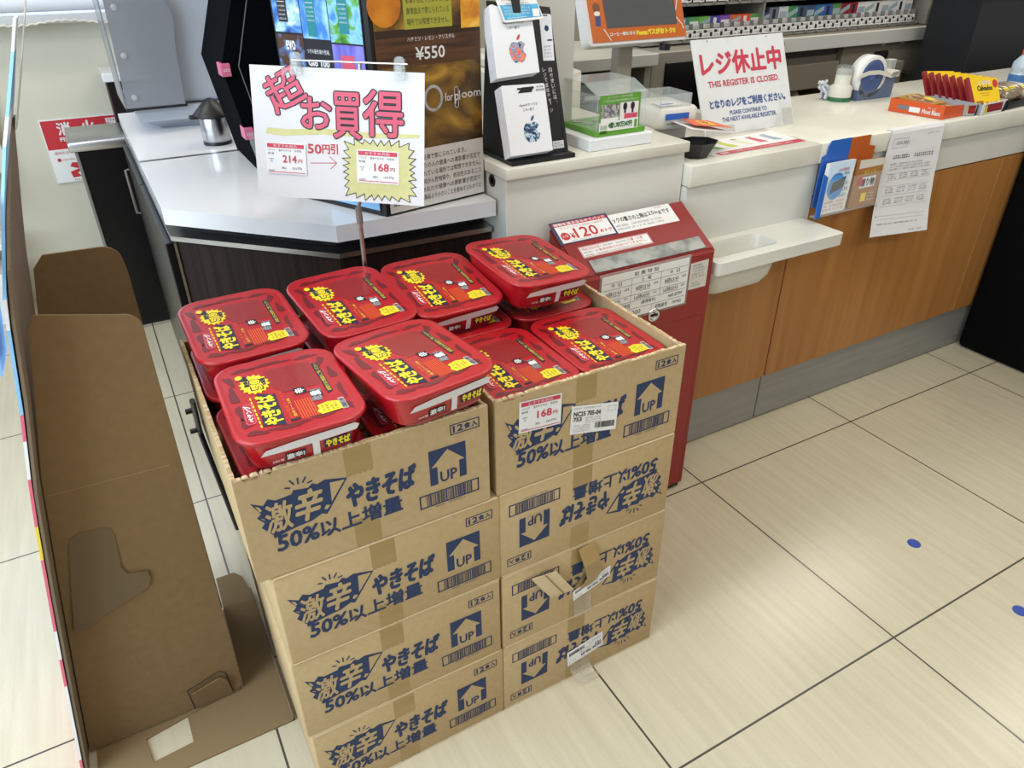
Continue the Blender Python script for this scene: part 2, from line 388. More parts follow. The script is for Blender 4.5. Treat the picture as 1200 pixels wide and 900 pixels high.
b = MB(); b.box((-1.383, 2.293, .46), (-1.06, 2.2985, .70), LABELW); fr = F((-1.383, 2.293, .46)); b.rect(fr, .004, .128, .319, .236, PRED)
b.text(fr, '消', .055, .18, .10, .226, WHITE, bold=.0015); b.text(fr, '火', .14, .18, .185, .226, WHITE, bold=.0015); b.text(fr, '器', .225, .18, .27, .226, WHITE, bold=.0015)
b.text(fr, 'FIRE EXTINGUISHER', .055, .157, .28, .171, WHITE, bold=.0008); b.text(fr, '灭火器', .11, .135, .16, .151, WHITE)
b.text(fr, '使用方法', .02, .108, .07, .12, PRED); b.ell(fr, .03, .088, .007, .007, PRED); b.fine(fr, .042, .082, .15, .094, 1, PRED)
b.poly(fr, [(.06, .06), (.07, .075), (.1, .073), (.105, .055), (.085, .05)], PRED); b.poly(fr, [(.055, .04), (.12, .058), (.12, .05), (.08, .034), (.09, .018), (.06, .016)], PRED)
b.text(fr, 'PULL', .062, .003, .09, .011, PRED); b.fine(fr, .13, .02, .3, .11, 5, PRED)
solo('fire_extinguisher_sign', b, 'red and white fire extinguisher sign on the back wall', 'sign', (-1.22, 2.3, .46))

# ------------------------------------------------------------------ noodle cartons
CW, CD, CH = .353, .444, .1785
def carton_print(b, fr, z1=True):
    T = lambda *a, **k: b.text(fr, *a, NAVY, .0005, **k)
    ban = [(.0145, .1335), (.029, .1245), (.036, .1325), (.045, .127), (.066, .1285), (.069, .134), (.088, .1305), (.094, .1355), (.1, .1315), (.1105, .135), (.1405, .127), (.1065, .078), (.1, .0815), (.094, .079), (.085, .075), (.066, .0735), (.05, .071), (.034, .0665), (.0335, .073), (.0215, .0905), (.0265, .0965), (.0185, .108), (.0245, .113)]
    b.poly(fr, ban, NAVY)
    b.text(fr, '激', .0285, .0765, .0625, .1225, KRAFT, .0007, bold=.0009, skew=.1)
    b.text(fr, '辛', .068, .0795, .102, .1275, KRAFT, .0007, bold=.0016, skew=.25)
    b.poly(fr, [(.1165, .128), (.1365, .1255), (.115, .096)], KRAFT, .0007); b.poly(fr, [(.107, .094), (.113, .0915), (.107, .086), (.1035, .088)], KRAFT, .0007)
    b.poly(fr, [(.0195, .1275), (.024, .1245), (.0265, .118), (.0235, .1165)], KRAFT, .0007); b.poly(fr, [(.0225, .106), (.0275, .103), (.027, .101)], KRAFT, .0007)
    for x, y, dx, dy in ((.077, .142, 0, .008), (.071, .143, -.004, .007), (.083, .142, .004, .006), (.065, .139, -.005, .002), (.089, .1385, .005, .001)):
        b.line(fr, [(x, y), (x+dx, y+dy)], .0022, NAVY)
    T('やきそば', .1365, .0755, .2345, .1135, bold=.0019, skew=.12)
    T('50%', .0365, .0425, .0915, .068, bold=.0012, skew=.1); T('以上増量', .094, .0405, .212, .0685, bold=.0008)
    b.rect(fr, .2575, .064, .3155, .1255, NAVY)
    b.poly(fr, [(.2865, .121), (.313, .0955), (.304, .0955), (.304, .0625), (.2695, .0625), (.2695, .0955), (.2605, .0955)], KRAFT, .0006)
    b.text(fr, 'UP', .2735, .066, .2995, .0845, NAVY, .0009, bold=.0006)
    b.frame(fr, .2395, .0285, .3335, .0505, .0022, NAVY); b.barcode(fr, .2495, .03, .3235, .0492, NAVY, .0005, 3); b.fine(fr, .262, .022, .312, .0265, 1, NAVY, fill=1)
    b.frame(fr, .2935, .1425, .338, .1585, .0016, NAVY); T('12', .2975, .1455, .3125, .156, bold=.0005); T('食', .3145, .146, .3245, .1555, bold=.0003); T('入', .3262, .146, .3352, .1555, bold=.0003)
def tape_strip(b, z0, z1, yoff=0, wob=0, w=.038, x=-.018):
    n = 10; top = [(x+w/2-w*i/n, z1+(.0022 if i % 2 else -.0008)) for i in range(n+1)]; bot = [(x-w/2+w*i/n, z0-(.0022 if i % 2 else -.0008)) for i in range(n+1)]
    b.poly(F((0, -CD/2, 0)), bot+top, TAPE, .0001+yoff)
def closed_carton(flip):
    t = thing('noodle_carton', 'x', 'carton')
    b = MB(); b.box((-CW/2, -CD/2, .001), (CW/2, CD/2, CH-.001), KRAFT, .0035, 2)
    for z in (.001, CH-.001):  # flap seams along the top and bottom edges
        b.box((-CW/2+.004, -CD/2-.0008, z-.0012 if z > .1 else z), (CW/2-.004, -CD/2+.004, z if z > .1 else z+.0012), KEDGE)
    b.box((-.002, -CD/2+.004, CH-.0012), (.002, CD/2-.004, CH-.0007), KIN)
    fr = F((-CW/2, -CD/2, 0)) if not flip else F((CW/2, -CD/2, CH), (-1, 0, 0), (0, 0, -1))
    carton_print(b, fr); part('box_body', b, t)
    for z0, z1 in ((.128, .176), (.003, .05)):
        b = MB(); tape_strip(b, z0, z1); part('tape', b, t, 'brown parcel tape')
    return t
def open_carton():
    t = thing('noodle_carton', 'x', 'carton')
    b = MB(); th = .005; h = CH-.004
    n = 46; rg = random.Random(4)
    edge = [(CW/2-CW*i/n, h+rg.uniform(-.0014, .0014)-(.006 if 36 < i < 45 and rg.random() < .5 else 0)) for i in range(n+1)]
    b.prism(F((0, -CD/2, 0)), [(-CW/2, .001), (CW/2, .001)]+edge, -th, 0, KRAFT)
    carton_print(b, F((-CW/2, -CD/2, 0)))
    for sx in (-1, 1):
        e2 = [(CD/2-th-(CD-2*th)*i/n, h-.004+rg.uniform(-.0016, .0016)) for i in range(n+1)]
        x0, x1 = (sx*CW/2, sx*(CW/2-th)); fr = F((max(x0, x1), 0, 0), (0, 1, 0), (0, 0, 1))
        b.prism(fr, [(-CD/2+th, .001), (CD/2-th, .001)]+e2, -th, 0, KRAFT)
    b.box((-CW/2, CD/2-th, .001), (CW/2, CD/2, h-.01), KRAFT)
    b.box((-CW/2+th, -CD/2+th, .001), (CW/2-th, CD/2-th, .006), KIN)
    part('box_body', b, t)
    b = MB(); b.box((-CW/2+th+.001, -CD/2+th+.001, .0065), (CW/2-th-.001, CD/2-th-.001, .0985), KIN); part('inner_pad', b, t, 'cardboard insert under the tubs')
    b = MB()   # torn edges left by the cut flaps
    def fringe(fr, L, wob):
        u = 0
        while u < L:
            w = rg.uniform(.002, .011); k = rg.uniform(.0004, .0018)*(1.6 if rg.random() < .12 else 1)
            b.prism(fr, [(u, -.001), (min(u+w, L), -.001), (min(u+w*.8, L), k*rg.random()), (u+w*.35, k), (u, k*.4)], -th-.0004*rg.random(), .0005*rg.random(), KEDGE); u += w*rg.uniform(.8, 1.25)
    fringe(F((-CW/2+.002, -CD/2, h-.001)), CW-.004, 0)
    for sx in (-1, 1): fringe(F((CW/2 if sx > 0 else -CW/2+th, -CD/2+.004, h-.005), (0, 1, 0), (0, 0, 1)), CD-.012, 0)
    part('torn_edge', b, t, 'pale torn rim where the lid was cut off')
    for z0, z1 in ((.128, h-.003), (.003, .05)):
        b = MB(); tape_strip(b, z0, z1); part('tape', b, t, 'brown parcel tape')
    return t
def sticker(t, quad, draw, name, label, off=.0015):
    """a paper label stuck on the front of a carton: four corners in carton (x, z), bottom-left first, anticlockwise"""
    q = [Vector((p[0], -CD/2-off, p[1])) for p in quad]
    w = (q[1]-q[0]).length; h = (q[3]-q[0]).length; fr = F(q[0], q[1]-q[0], q[3]-q[0]); b = MB()
    b.prism(fr, [(0, 0), (w, 0), (w, h), (0, h)], -.0004, 0, LABELW); draw(b, fr, w, h); return lpart(name, b, t, label)
def price_label(b, fr, w, h, price, sub):
    b.rect(fr, w*.04, h*.84, w*.96, h*.97, SIGNR); b.text(fr, 'おすすめ商品', w*.2, h*.865, w*.78, h*.95, WHITE, .0006)
    b.text(fr, 'ペヤング', w*.05, h*.73, w*.24, h*.8, INK); b.text(fr, '激辛やきそば', w*.32, h*.725, w*.64, h*.8, INK); b.text(fr, '50%', w*.72, h*.73, w*.9, h*.795, INK)
    b.text(fr, '超大盛', w*.05, h*.62, w*.2, h*.69, INK); b.rect(fr, w*.07, h*.47, w*.19, h*.485, INK); b.text(fr, '円', w*.11, h*.36, w*.15, h*.43, INK)
    b.text(fr, price, w*.42, h*.38, w*.76, h*.61, SIGNR, bold=w*.006); b.text(fr, '円', w*.8, h*.385, w*.9, h*.5, SIGNR, bold=w*.002)
    b.text(fr, '(税込', w*.38, h*.15, w*.5, h*.24, INK); b.text(fr, sub+'円)', w*.64, h*.15, w*.88, h*.24, INK)
    b.rect(fr, w*.04, h*.045, w*.97, h*.07, SIGNR); b.text(fr, '150000', w*.04, h*.085, w*.2, h*.125, INK)
def ship_label(b, fr, w, h):
    b.fine(fr, w*.04, h*.88, w*.7, h*.96, 1, GINK); b.text(fr, 'NC25 705-04', w*.05, h*.64, w*.62, h*.8, INK, bold=.0003); b.text(fr, '753', w*.05, h*.46, w*.22, h*.6, INK, bold=.0003)
    b.fine(fr, w*.3, h*.36, w*.7, h*.6, 3, GINK); b.barcode(fr, w*.52, h*.14, w*.95, h*.36, INK, .0004, 5); b.fine(fr, w*.05, h*.06, w*.46, h*.34, 4, GINK)
    b.frame(fr, w*.78, h*.72, w*.95, h*.9, .0005, GINK)
YC = -.344+CD/2
def place(t, x, z, label, group, rz=0, dy=0):
    t.location = (x, YC+dy, z); t.rotation_euler = (0, 0, rz); t['label'] = label; t['group'] = group; return t
GL, GR = 'left stack of noodle cartons', 'right stack of noodle cartons'
c0 = closed_carton(False)
place(c0, -.9825, 0, 'lowest carton of the left stack, standing on the floor, print upright', GL, .004)
copy_thing(c0, (-.985, YC, .1785), (0, 0, -.006), 'second carton from the floor in the left stack of upright cartons', GL)
copy_thing(c0, (-.984, YC-.001, .357), (0, 0, .003), 'third carton from the floor in the left stack, under the open one', GL)
c1 = closed_carton(True)
place(c1, -.628, .0, 'lowest carton of the right stack, upside-down print, shipping label and peeling tape', GR, -.004)
c2 = copy_thing(c1, (-.63, YC, .1785), (0, 0, .004), 'upside-down carton with the ripped tear strip, second from the floor on the right', GR)
c3 = copy_thing(c1, (-.632, YC, .357), (0, 0, -.003), 'upside-down carton without labels, right under the open right carton', GR)
o0 = place(open_carton(), -1.0, .5358, 'open noodle carton on top of the left stack, no price tag', 'open noodle cartons')
o1 = copy_thing(o0, (-.634, YC+.001, .5358), (0, 0, 0), 'open noodle carton on top of the right stack with white price tag', 'open noodle cartons')
X0 = -CW/2
sticker(o1, [(X0+.038, .106), (X0+.112, .1), (X0+.114, .154), (X0+.039, .161)], lambda b, f, w, h: price_label(b, f, w, h, '168', '181'), 'price_tag', 'white and red 168 yen price tag')
sticker(o1, [(X0+.13, .072), (X0+.22, .053), (X0+.222, .104), (X0+.132, .124)], ship_label, 'shipping_label', 'white shipping label')
sticker(c2, [(X0+.227, .072), (X0+.148, .044), (X0+.146, .07), (X0+.222, .104)][::-1] if 0 else [(X0+.148, .044), (X0+.23, .07), (X0+.223, .104), (X0+.147, .07)], lambda b, f, w, h: ship_label(b, F(f.p(w, h), -f.U, -f.V), w, h), 'shipping_label', 'white shipping label upside down')
sticker(c1, [(X0+.143, .04), (X0+.226, .056), (X0+.22, .096), (X0+.14, .081)], lambda b, f, w, h: ship_label(b, F(f.p(w, h), -f.U, -f.V), w, h), 'shipping_label', 'white shipping label upside down')
# ripped tear strip of the second right carton: the strip folds out, dangling tape pieces
STRIP = M('tear_strip_board', '#d3bd97', .85)
b = MB(); xa, y0 = X0+.038, -CD/2
def ribbon(b, pts, w, m, wd=(1, 0, 0), th=.0012):
    wd = Vector(wd).normalized()*w; r = []
    for i, p in enumerate(pts):
        p = Vector(p); d = (Vector(pts[min(i+1, len(pts)-1)])-Vector(pts[max(i-1, 0)])).normalized(); n = d.cross(wd).normalized()*th
        r.append([p, p+wd, p+wd+n, p+n])
    b.loft(r, m)
ribbon(b, [(X0+.098, y0-.003, .082), (X0+.088, y0-.012, .1), (X0+.07, y0-.018, .13), (X0+.046, y0-.02, .17)], .05, STRIP, (1, 0, -.12))
ribbon(b, [(X0+.123, y0-.0045, .08), (X0+.113, y0-.0135, .098), (X0+.095, y0-.0195, .128), (X0+.071, y0-.0215, .168)], .0022, KIN, (1, 0, -.12))
lpart('tear_strip', b, c2, 'pale folded out tear strip')
b = MB(); ribbon(b, [(X0+.152, y0-.003, .174), (X0+.158, y0-.016, .14), (X0+.17, y0-.01, .1), (X0+.16, y0-.003, .07)], .036, TAPE, (1, .1, .05))
b.poly(F((X0, y0, 0)), [(.15, .083), (.172, .108), (.168, .062), (.155, .06)], KIN, .0012); lpart('loose_tape', b, c2, 'loose hanging brown tape')
b = MB(); ribbon(b, [(X0+.15, y0-.0015, .047), (X0+.15, y0-.0015, .02), (X0+.152, y0-.003, .0)], .038, TAPEC); lpart('clear_tape', b, c2, 'clear tape end')
b = MB(); ribbon(b, [(X0+.148, y0-.0015, .04), (X0+.15, y0-.002, .02), (X0+.156, y0-.016, .008), (X0+.16, y0-.03, .012)], .045, TAPEC); lpart('clear_tape', b, c1, 'clear tape end peeling off')
b = MB(); b.prism(F((CW/2, 0, 0), (0, 1, 0), (0, 0, 1)), [(-CD/2+.005, .005), (CD/2-.03, .03), (CD/2-.03, .12), (-CD/2+.005, .14)], .001, .0025, LABELW); lpart('side_label', b, o1, 'white sheet on the side')

# ------------------------------------------------------------------ noodle tubs
def noodle_tub():
    t = thing('noodle_tub', 'x', 'noodle tub')
    R = lambda w, d, r, z: [(x, y, z) for x, y in rrect(w, d, r, 5)]
    b = MB(); b.loft([R(.138, .182, .03, .001), R(.142, .186, .031, .005), R(.157, .201, .033, .044)], REDB, True, True, True)
    n = Vector((0, -.0395, .0075)).normalized()
    fr = F((0, -.0935, .005), (1, 0, 0), (0, -.0075, .039))
    film = [(-.06, .0225), (-.053, .031), (-.02, .0345), (.06, .0385), (.066, .0345), (.062, .0265), (.02, .0235), (-.03, .022)]
    b.poly(fr, film, FILM, .0005); b.poly(fr, [(.004, .001), (.013, .001), (.013, .026), (.004, .026)], FILM, .0006)
    b.text(fr, 'やきそば', .021, .0095, .052, .0215, YEL, .0009, bold=.0006); b.rect(fr, .019, .0085, .054, .0225, NAVYD, .0006)
    b.text(fr, '激辛!', -.029, .007, -.007, .0155, WHITE, .0008, bold=.0004); b.rect(fr, -.031, .006, -.005, .0165, INK, .0005); b.text(fr, '50%増', -.047, .0065, -.033, .011, WHITE, .0008)
    b.line(fr, [(-.058, .004), (-.03, .0025), (.002, .0015)], .0012, NAVYD, .0006); b.line(fr, [(.015, .0025), (.045, .0045), (.055, .007)], .0012, NAVYD, .0006)
    b.box((-.0815, -.0085, .015), (-.0735, .0, .0151), REDB)
    part('container', b, t, 'red tub body with white film band')
    b = MB()
    b.loft([R(.157, .201, .033, .0435), R(.168, .213, .036, .0475), R(.169, .214, .0365, .05), R(.168, .213, .036, .0523), R(.164, .209, .035, .0532), R(.158, .203, .033, .0528), R(.15, .195, .03, .0526)], RED, True, True, True)
    fr = F((0, 0, .0527), (0, 1, 0), (-1, 0, 0))
    rg = random.Random(11)
    def blob(pts): b.poly(fr, pts, DRED, .0003)
    def smear(u, v, L, w, a=0):
        p = []; k = 14
        for i in range(k): 
            t_ = 2*math.pi*i/k; r = 1+.25*math.sin(3*t_+u*90)+rg.uniform(-.12, .12); x = 1.25*L*math.cos(t_)*r; y = 1.25*w*math.sin(t_)*r
            p.append((u+x*math.cos(a)-y*math.sin(a), v+x*math.sin(a)+y*math.cos(a)))
        blob(p)
    for u, v, L, w, a in ((-.082, .056, .01, .0045, 1.2), (-.085, .015, .0045, .021, 0), (-.08, -.03, .004, .015, .1), (-.07, -.062, .009, .004, .5), (-.03, -.0655, .018, .003, 0), (.02, -.066, .014, .0042, .05), (.06, -.06, .012, .004, -.4),
                          (.083, -.045, .004, .012, 0), (.086, .005, .0035, .022, 0), (.084, .045, .004, .012, 0), (.062, .066, .013, .004, .3), (.02, .067, .018, .0045, 0), (-.025, .067, .014, .003, 0), (-.055, .0645, .009, .005, .2)): smear(u, v, L, w, a)
    # darker framed centre field
    b.poly(fr, [(-.003, -.044), (.066, -.044), (.07, -.03), (.068, .018), (.03, .02), (-.002, .006)], MRED, .0003)
    for i in range(70): b.rect(fr, (u := rg.uniform(0, .062)), (v := rg.uniform(-.038, .012)), u+rg.uniform(.001, .004), v+.0007, DRED, .0005)
    st = [( .038+(.0295 if i % 2 else .0245)*math.cos(math.pi*i/16)*.95, .036+(.0205 if i % 2 else .0165)*math.sin(math.pi*i/16)) for i in range(32)]
    b.poly(fr, st, YEL, .0006)
    b.text(fr, '50', .02, .027, .052, .042, NAVYD, .0008, bold=.0013); b.text(fr, '50', .021, .0278, .051, .0412, YEL, .001, bold=.0003); b.text(fr, '%増量', .03, .021, .05, .0265, NAVYD, .0008, bold=.0005); b.poly(fr, [(.05, .04), (.066, .044), (.062, .054), (.052, .052)], NAVYD, .0007)
    b.ell(fr, .064, .0525, .006, .005, YEL, .0009, 9); b.text(fr, '激辛', .034, .0425, .05, .049, NAVYD, .0008, bold=.0005)
    b.poly(fr, [(-.08, .0195), (-.0005, .0165), (.0105, .0385), (-.0715, .0465)], NAVYD, .0006)
    for i, ch in enumerate('やきそば'): b.text(fr, ch, -.0735+i*.0195, .021, -.0575+i*.0195, .0425, YEL, .0009, bold=.0011, skew=.15)
    for i in range(8): b.rect(fr, -.074+i*.0102, .0475, -.067+i*.0102, .0495, YEL, .0006)
    b.poly(fr, [(-.058+.5*(-.0), .0515), (-.012, .0495), (-.009, .0525), (-.0095, .0595), (-.013, .0615), (-.056, .0645), (-.0605, .062), (-.061, .0545)], PINK, .0006)
    b.poly(fr, [(-.0575, .053), (-.0125, .051), (-.0108, .0585), (-.0135, .06), (-.0555, .063), (-.059, .0605)], RED, .0008)
    b.text(fr, 'ペヤング', -.0555, .053, -.0145, .0605, WHITE, .001, bold=.0005, skew=.1)
    b.text(fr, '50%増量やきそば', -.07, .008, .004, .0128, ORG, .0006); b.text(fr, '激辛ソース味', -.068, .0025, -.02, .0068, YEL, .0006); b.rect(fr, -.077, .0008, -.0715, .013, INK, .0006)
    for u, v, s_, g in ((-.008, -.014, '辛', 0), (-.024, -.0315, '量', 1)):
        b.poly(fr, [(u-.0085, v-.009), (u+.0085, v-.007), (u+.009, v+.008), (u-.008, v+.007)], INK, .0006); b.text(fr, s_, u-.006, v-.006, u+.006, v+.006, WHITE, .0008, bold=.0005)
    b.poly(fr, [(-.044, -.036), (-.014, -.041), (-.012, -.027), (-.042, -.023)], GINK, .0005); b.fine(fr, -.041, -.037, -.015, -.026, 3, WHITE, .0007, 1, seed=2)
    for i in range(7): b.rect(fr, -.0775, -.003-i*.0033, -.03, -.0014-i*.0033, ORG, .0005)
    b.poly(fr, [(.0575, -.0465), (.0585, -.055), (-.0275, -.0545), (-.032, -.0465)], NAVYD, .0006); b.text(fr, '調理方法は側面をご覧ください', -.026, -.0535, .055, -.048, YEL, .0008)
    b.poly(fr, [(-.0785, -.026), (-.07, -.0225), (-.063, -.026), (-.056, -.025), (-.052, -.04), (-.056, -.053), (-.077, -.054)], YEL, .0006); b.fine(fr, -.075, -.05, -.057, -.028, 4, NAVYD, .0008, 1, seed=8)
    b.rect(fr, -.079, -.061, -.051, -.0535, WHITE, .0007); b.barcode(fr, -.078, -.0605, -.052, -.054, INK, .0009, 7)
    part('lid', b, t, 'red printed lid with yellow starburst')
    return t
tub0 = noodle_tub()
def tub(first, x, y, z, rz, rx, ry, label, group):
    t = tub0 if first else copy_thing(tub0, (0, 0, 0))
    t.location = (x, y, z); t.rotation_euler = (rx, ry, rz); t['label'] = label; t['group'] = group
GT, GU = 'noodle tubs on top of the open cartons', 'noodle tubs lying lower in the open cartons'
zl = .6388; zt = .7045
tub(1, -1.075, -.247, zt+.001, -.02, .0, 0, 'noodle tub at the front left of the left carton, nearest the cardboard stand', GT)
tub(0, -.9, -.262, zt+.014, .12, -.02, 0, 'noodle tub at the front right of the left carton, overhanging the right carton', GT)
tub(0, -1.085, .0, zt+.001, 0.02, .06, 0, 'noodle tub at the back left of the left carton by the dark wood panel', GT)
tub(0, -.905, .005, zt+.0, .08, .1, 0, 'noodle tub at the back right of the left carton beside the sign pole', GT)
tub(0, -.738, .006, zt-.006, .0, .1, 0, 'noodle tub at the back left of the right carton, right of the sign pole', GT)
tub(0, -.578, -.022, zt+.016, .045, .06, .06, 'noodle tub at the back right of the right carton, next to the red parcel box', GT)
tub(0, -.724, -.224, zl+.002, .015, 0, 0, 'noodle tub sunk at the front left of the right carton above the price tag', GU)
tub(0, -.55, -.222, zl, -.02, 0, 0, 'noodle tub sunk at the front right of the right carton above the UP arrow', GU)
tub(0, -1.08, -.224, zl-.004, 0.03, 0, 0, 'lower noodle tub half hidden under the front left tub of the left carton', GU)
tub(0, -.9, -.232, zl, 0, 0, 0, 'lower noodle tub hidden under the front right tub of the left carton', GU)
tub(0, -1.084, -.01, zl, 0, 0, 0, 'lower noodle tub under the back left tub of the left carton', GU)
tub(0, -.906, -.01, zl, 0, 0, 0, 'lower noodle tub under the back right tub of the left carton', GU)
tub(0, -.724, -.005, zl, 0, 0, 0, 'lower noodle tub peeking out under the back left tub of the right carton', GU)
tub(0, -.55, -.003, zl, 0, 0, 0, 'lower noodle tub peeking out under the back right tub of the right carton', GU)

# ------------------------------------------------------------------ cardboard display stand seen from behind
t = thing('cardboard_display_stand', 'tall brown cardboard display stand seen from behind, printed side facing left', 'display stand', (-1.36, .05, 0))
XZ = [(0, -1.515), (.2, -1.483), (.423, -1.446), (.61, -1.413), (.757, -1.381), (.842, -1.366), (.9, -1.354), (.96, -1.339), (1.0, -1.327), (1.04, -1.315), (1.065, -1.304)]
XZ2 = XZ[:-1]+[(1.07, -1.303), (1.12, -1.284), (1.17, -1.265), (1.24, -1.24), (1.4, -1.19)]
def xz(z, T=XZ2):
    for (a, x), (c, y) in zip(T, T[1:]):
        if z <= c: return x+(y-x)*(z-a)/(c-a)
    return T[-1][1]
def sheet(b, rows, m, off, th):
    """rows of (z, y near, y far): a leaning curved sheet of board"""
    rings = []
    for z, y0, y1 in rows:
        x = xz(z)+off; d = .03*(y1-y0)
        rings.append([(x, y0, z), (x+d, y1, z), (x+d-th, y1, z), (x-th, y0, z)])
    b.loft(rings, m)
b = MB(); sheet(b, [(.002, -.1, .2), (.2, -.1, .2), (.423, -.102, .2), (.61, -.104, .2), (.757, -.102, .2), (.87, -.1, .2), (.93, -.085, .2), (.975, -.03, .2), (1.01, .05, .2), (1.04, .12, .2), (1.062, .17, .2)], SKGREY, 0, .004)
part('back_board', b, t, 'greyish unprinted back board')
SKY, PK, YL, WHT = M('print_sky_blue', '#8fc6f2', .35), M('print_pink', '#e26b86', .4), M('print_yellow', '#f0d24a', .4), M('print_white', '#eef0f4', .4)
b = MB()
zs = [(.002, PK), (.06, WHT), (.24, PK), (.3, WHT), (.36, PK), (.5, YL), (.56, PK), (.64, WHT), (.7, PK), (.74, SKY), (.86, WHT), (.9, SKY), (1.0, SKY), (1.05, WHT), (1.08, SKY), (1.15, WHT), (1.19, None)]
for (z0, m), (z1, _) in zip(zs, zs[1:]):
    f_ = lambda z: -.102 if z < .92 else -.1+.24*min(1, (z-.92)/.22)
    b.v_before = len(b.v); sheet(b, [(z0, f_(z0), .2), (z1, f_(z1), .2)], m, -.006, .004)
part('printed_face', b, t, 'sky blue, pink and yellow printed face')
b = MB(); f2 = lambda z: -.1+.13*max(0, z-.86)/.2
sheet(b, [(.8, -.1, -.02), (.9, -.11, -.02), (1.0, -.105, -.02), (1.04, -.09, -.03), (1.06, -.06, -.04)], SKY, -.022, .003); part('side_flap', b, t, 'curled sky blue flap')
b = MB(); sheet(b, [(1.05, .15, .18), (1.12, .14, .17), (1.2, .15, .17), (1.4, .16, .175)], M('clear_strip', '#d5d2c8', .3), .004, .0015); part('hanger_strip', b, t, 'pale hanging strip')
def rcorner(x, z, r, a0, n=5): return [(x+r*math.cos(math.radians(a0+90*i/n)), z+r*math.sin(math.radians(a0+90*i/n))) for i in range(n+1)]
left = [(xz(z)+.004+dx, z) for z, dx in ((.836, .006), (.757, .003), (.61, 0), (.423, 0), (.2, 0), (.008, 0))]
wing = [(-1.255, .006), (-1.245, .008), (-1.235, .025), (-1.222, .80)]+rcorner(-1.247, .805, .025, 0)[1:]+[(-1.345, .853)]+left
b = MB(); b.prism(F((0, -.05, 0)), wing, -.004, 0, SKRAFT)
fr = F((0, -.05, 0))
b.line(fr, [(-1.327, .006), (-1.329, .06), (-1.322, .066)], .0016, DARK); b.line(fr, [(-1.329, .062), (-1.268, .08), (-1.258, .07), (-1.255, .014)], .0016, DARK)
b.line(fr, [(xz(.57)+.01, .572), (-1.244, .566)], .0012, KIN)
part('support_wing', b, t, 'near cardboard support wing')
b = MB(); wing2 = [(-1.233, .006), (-1.222, .80)]+rcorner(-1.252, .826, .028, 0)+[(-1.333, .856)]+[(x+.006, z) for x, z in left]
b.prism(F((0, .185, 0)), wing2, -.004, 0, SKRAFT); part('support_wing', b, t, 'far cardboard support wing')
b = MB(); fr = F((-1.452, -.056, .31), (1, 0, .0), (.02, .03, 1))
b.prism(fr, [(0, -.006), (.035, .16), (.042, .176), (.055, .181), (.085, .178), (.097, .172), (.1, .158), (.094, .09), (.1, .074), (.128, .066), (.13, .05), (.122, .033), (.07, .014), (.04, .004), (.02, -.012)], -.004, 0, M('display_tab_brown', '#66553d', .9))
part('locking_tab', b, t, 'grey brown locking tab')
b = MB(); b.prism(F((-1.325, -.0505, .0075), (1, 0, .0), (0, -.18, 1)), [(0, 0), (.07, .0), (.066, .055), (.058, .066), (.05, .067), (.003, .052)], -.002, .001, SKRAFT); part('floor_tab', b, t)
b = MB()
b.prism(XY(.0), [(-1.5, -.165), (-1.165, -.165), (-1.165, .2), (-1.175, .262), (-1.19, .285), (-1.23, .285), (-1.235, -.045), (-1.343, -.058), (-1.341, -.119), (-1.411, -.125), (-1.418, -.07), (-1.345, -.0575), (-1.24, -.04), (-1.24, .2), (-1.5, .2)], .0005, .0045, M('display_kraft_floor', '#806a4a', .9))
b.prism(F((-1.165, 0, 0), (0, 1, 0), (0, 0, 1)), [(-.165, .0005), (.2, .0005), (.2, .02), (-.165, .014)], -.003, 0, MATS['display_kraft_floor'])
part('base_sheet', b, t, 'cardboard base sheet with a square cut out')

# ------------------------------------------------------------------ red parcel posting box
t = thing('parcel_box', 'red steel parcel posting box with sloped top against the white cabinet', 'post box', (-.24, .085, 0))
def bevprism(b, x0, x1, prof, m, bev):
    bm = bmesh.new(); a = [bm.verts.new((x0, y, z)) for y, z in prof]; c = [bm.verts.new((x1, y, z)) for y, z in prof]; n = len(prof)
    bm.faces.new(a); bm.faces.new(c[::-1])
    for i in range(n): bm.faces.new((a[i], c[i], c[(i+1) % n], a[(i+1) % n])[::-1])
    bmesh.ops.recalc_face_normals(bm, faces=bm.faces); bmesh.ops.bevel(bm, geom=bm.edges[:], offset=bev, segments=3, affect='EDGES'); b.frombm(bm, m, False)
b = MB(); bevprism(b, -.42, -.055, [(.017, .012), (.149, .012), (.149, .758), (.017, .68)], BIN, .006)
fr = F((-.42, .017, 0)); b.line(fr, [(.035, .522), (.35, .522), (.35, .03)], .0016, DRED, .0004); part('body', b, t)
b = MB(); b.box((-.41, .025, .001), (-.065, .145, .014), BLACK); part('plinth', b, t)
FS = F((-.42, .017, .68), (1, 0, 0), (0, .132, .078))
b = MB(); b.box((.04, .0085, .0002), (.339, .0415, .002), M('galvanised_flap', '#b9bcbb', .3, .9, noise=((30, 30, 30), '#8f9392', .4, .6)), X=Matrix((FS.U.to_4d(), FS.V.to_4d(), FS.N.to_4d(), (0, 0, 0, 1))).transposed() if 0 else Matrix(((FS.U.x, FS.V.x, FS.N.x, FS.o.x), (FS.U.y, FS.V.y, FS.N.y, FS.o.y), (FS.U.z, FS.V.z, FS.N.z, FS.o.z), (0, 0, 0, 1))))
b.frame(FS, .039, .0075, .341, .0425, .0015, DRED, .0004); part('flap', b, t, 'galvanised posting flap')
def card(u0, v0, u1, v1, m=LABELW, n=.001): b = MB(); b.prism(FS, [(u0, v0), (u1, v0), (u1, v1), (u0, v1)], 0, n, m); return b
b = card(.001, .0945, .1485, .1555, M('print_deep_purple', '#3c3a5e', .4)); n = .0013
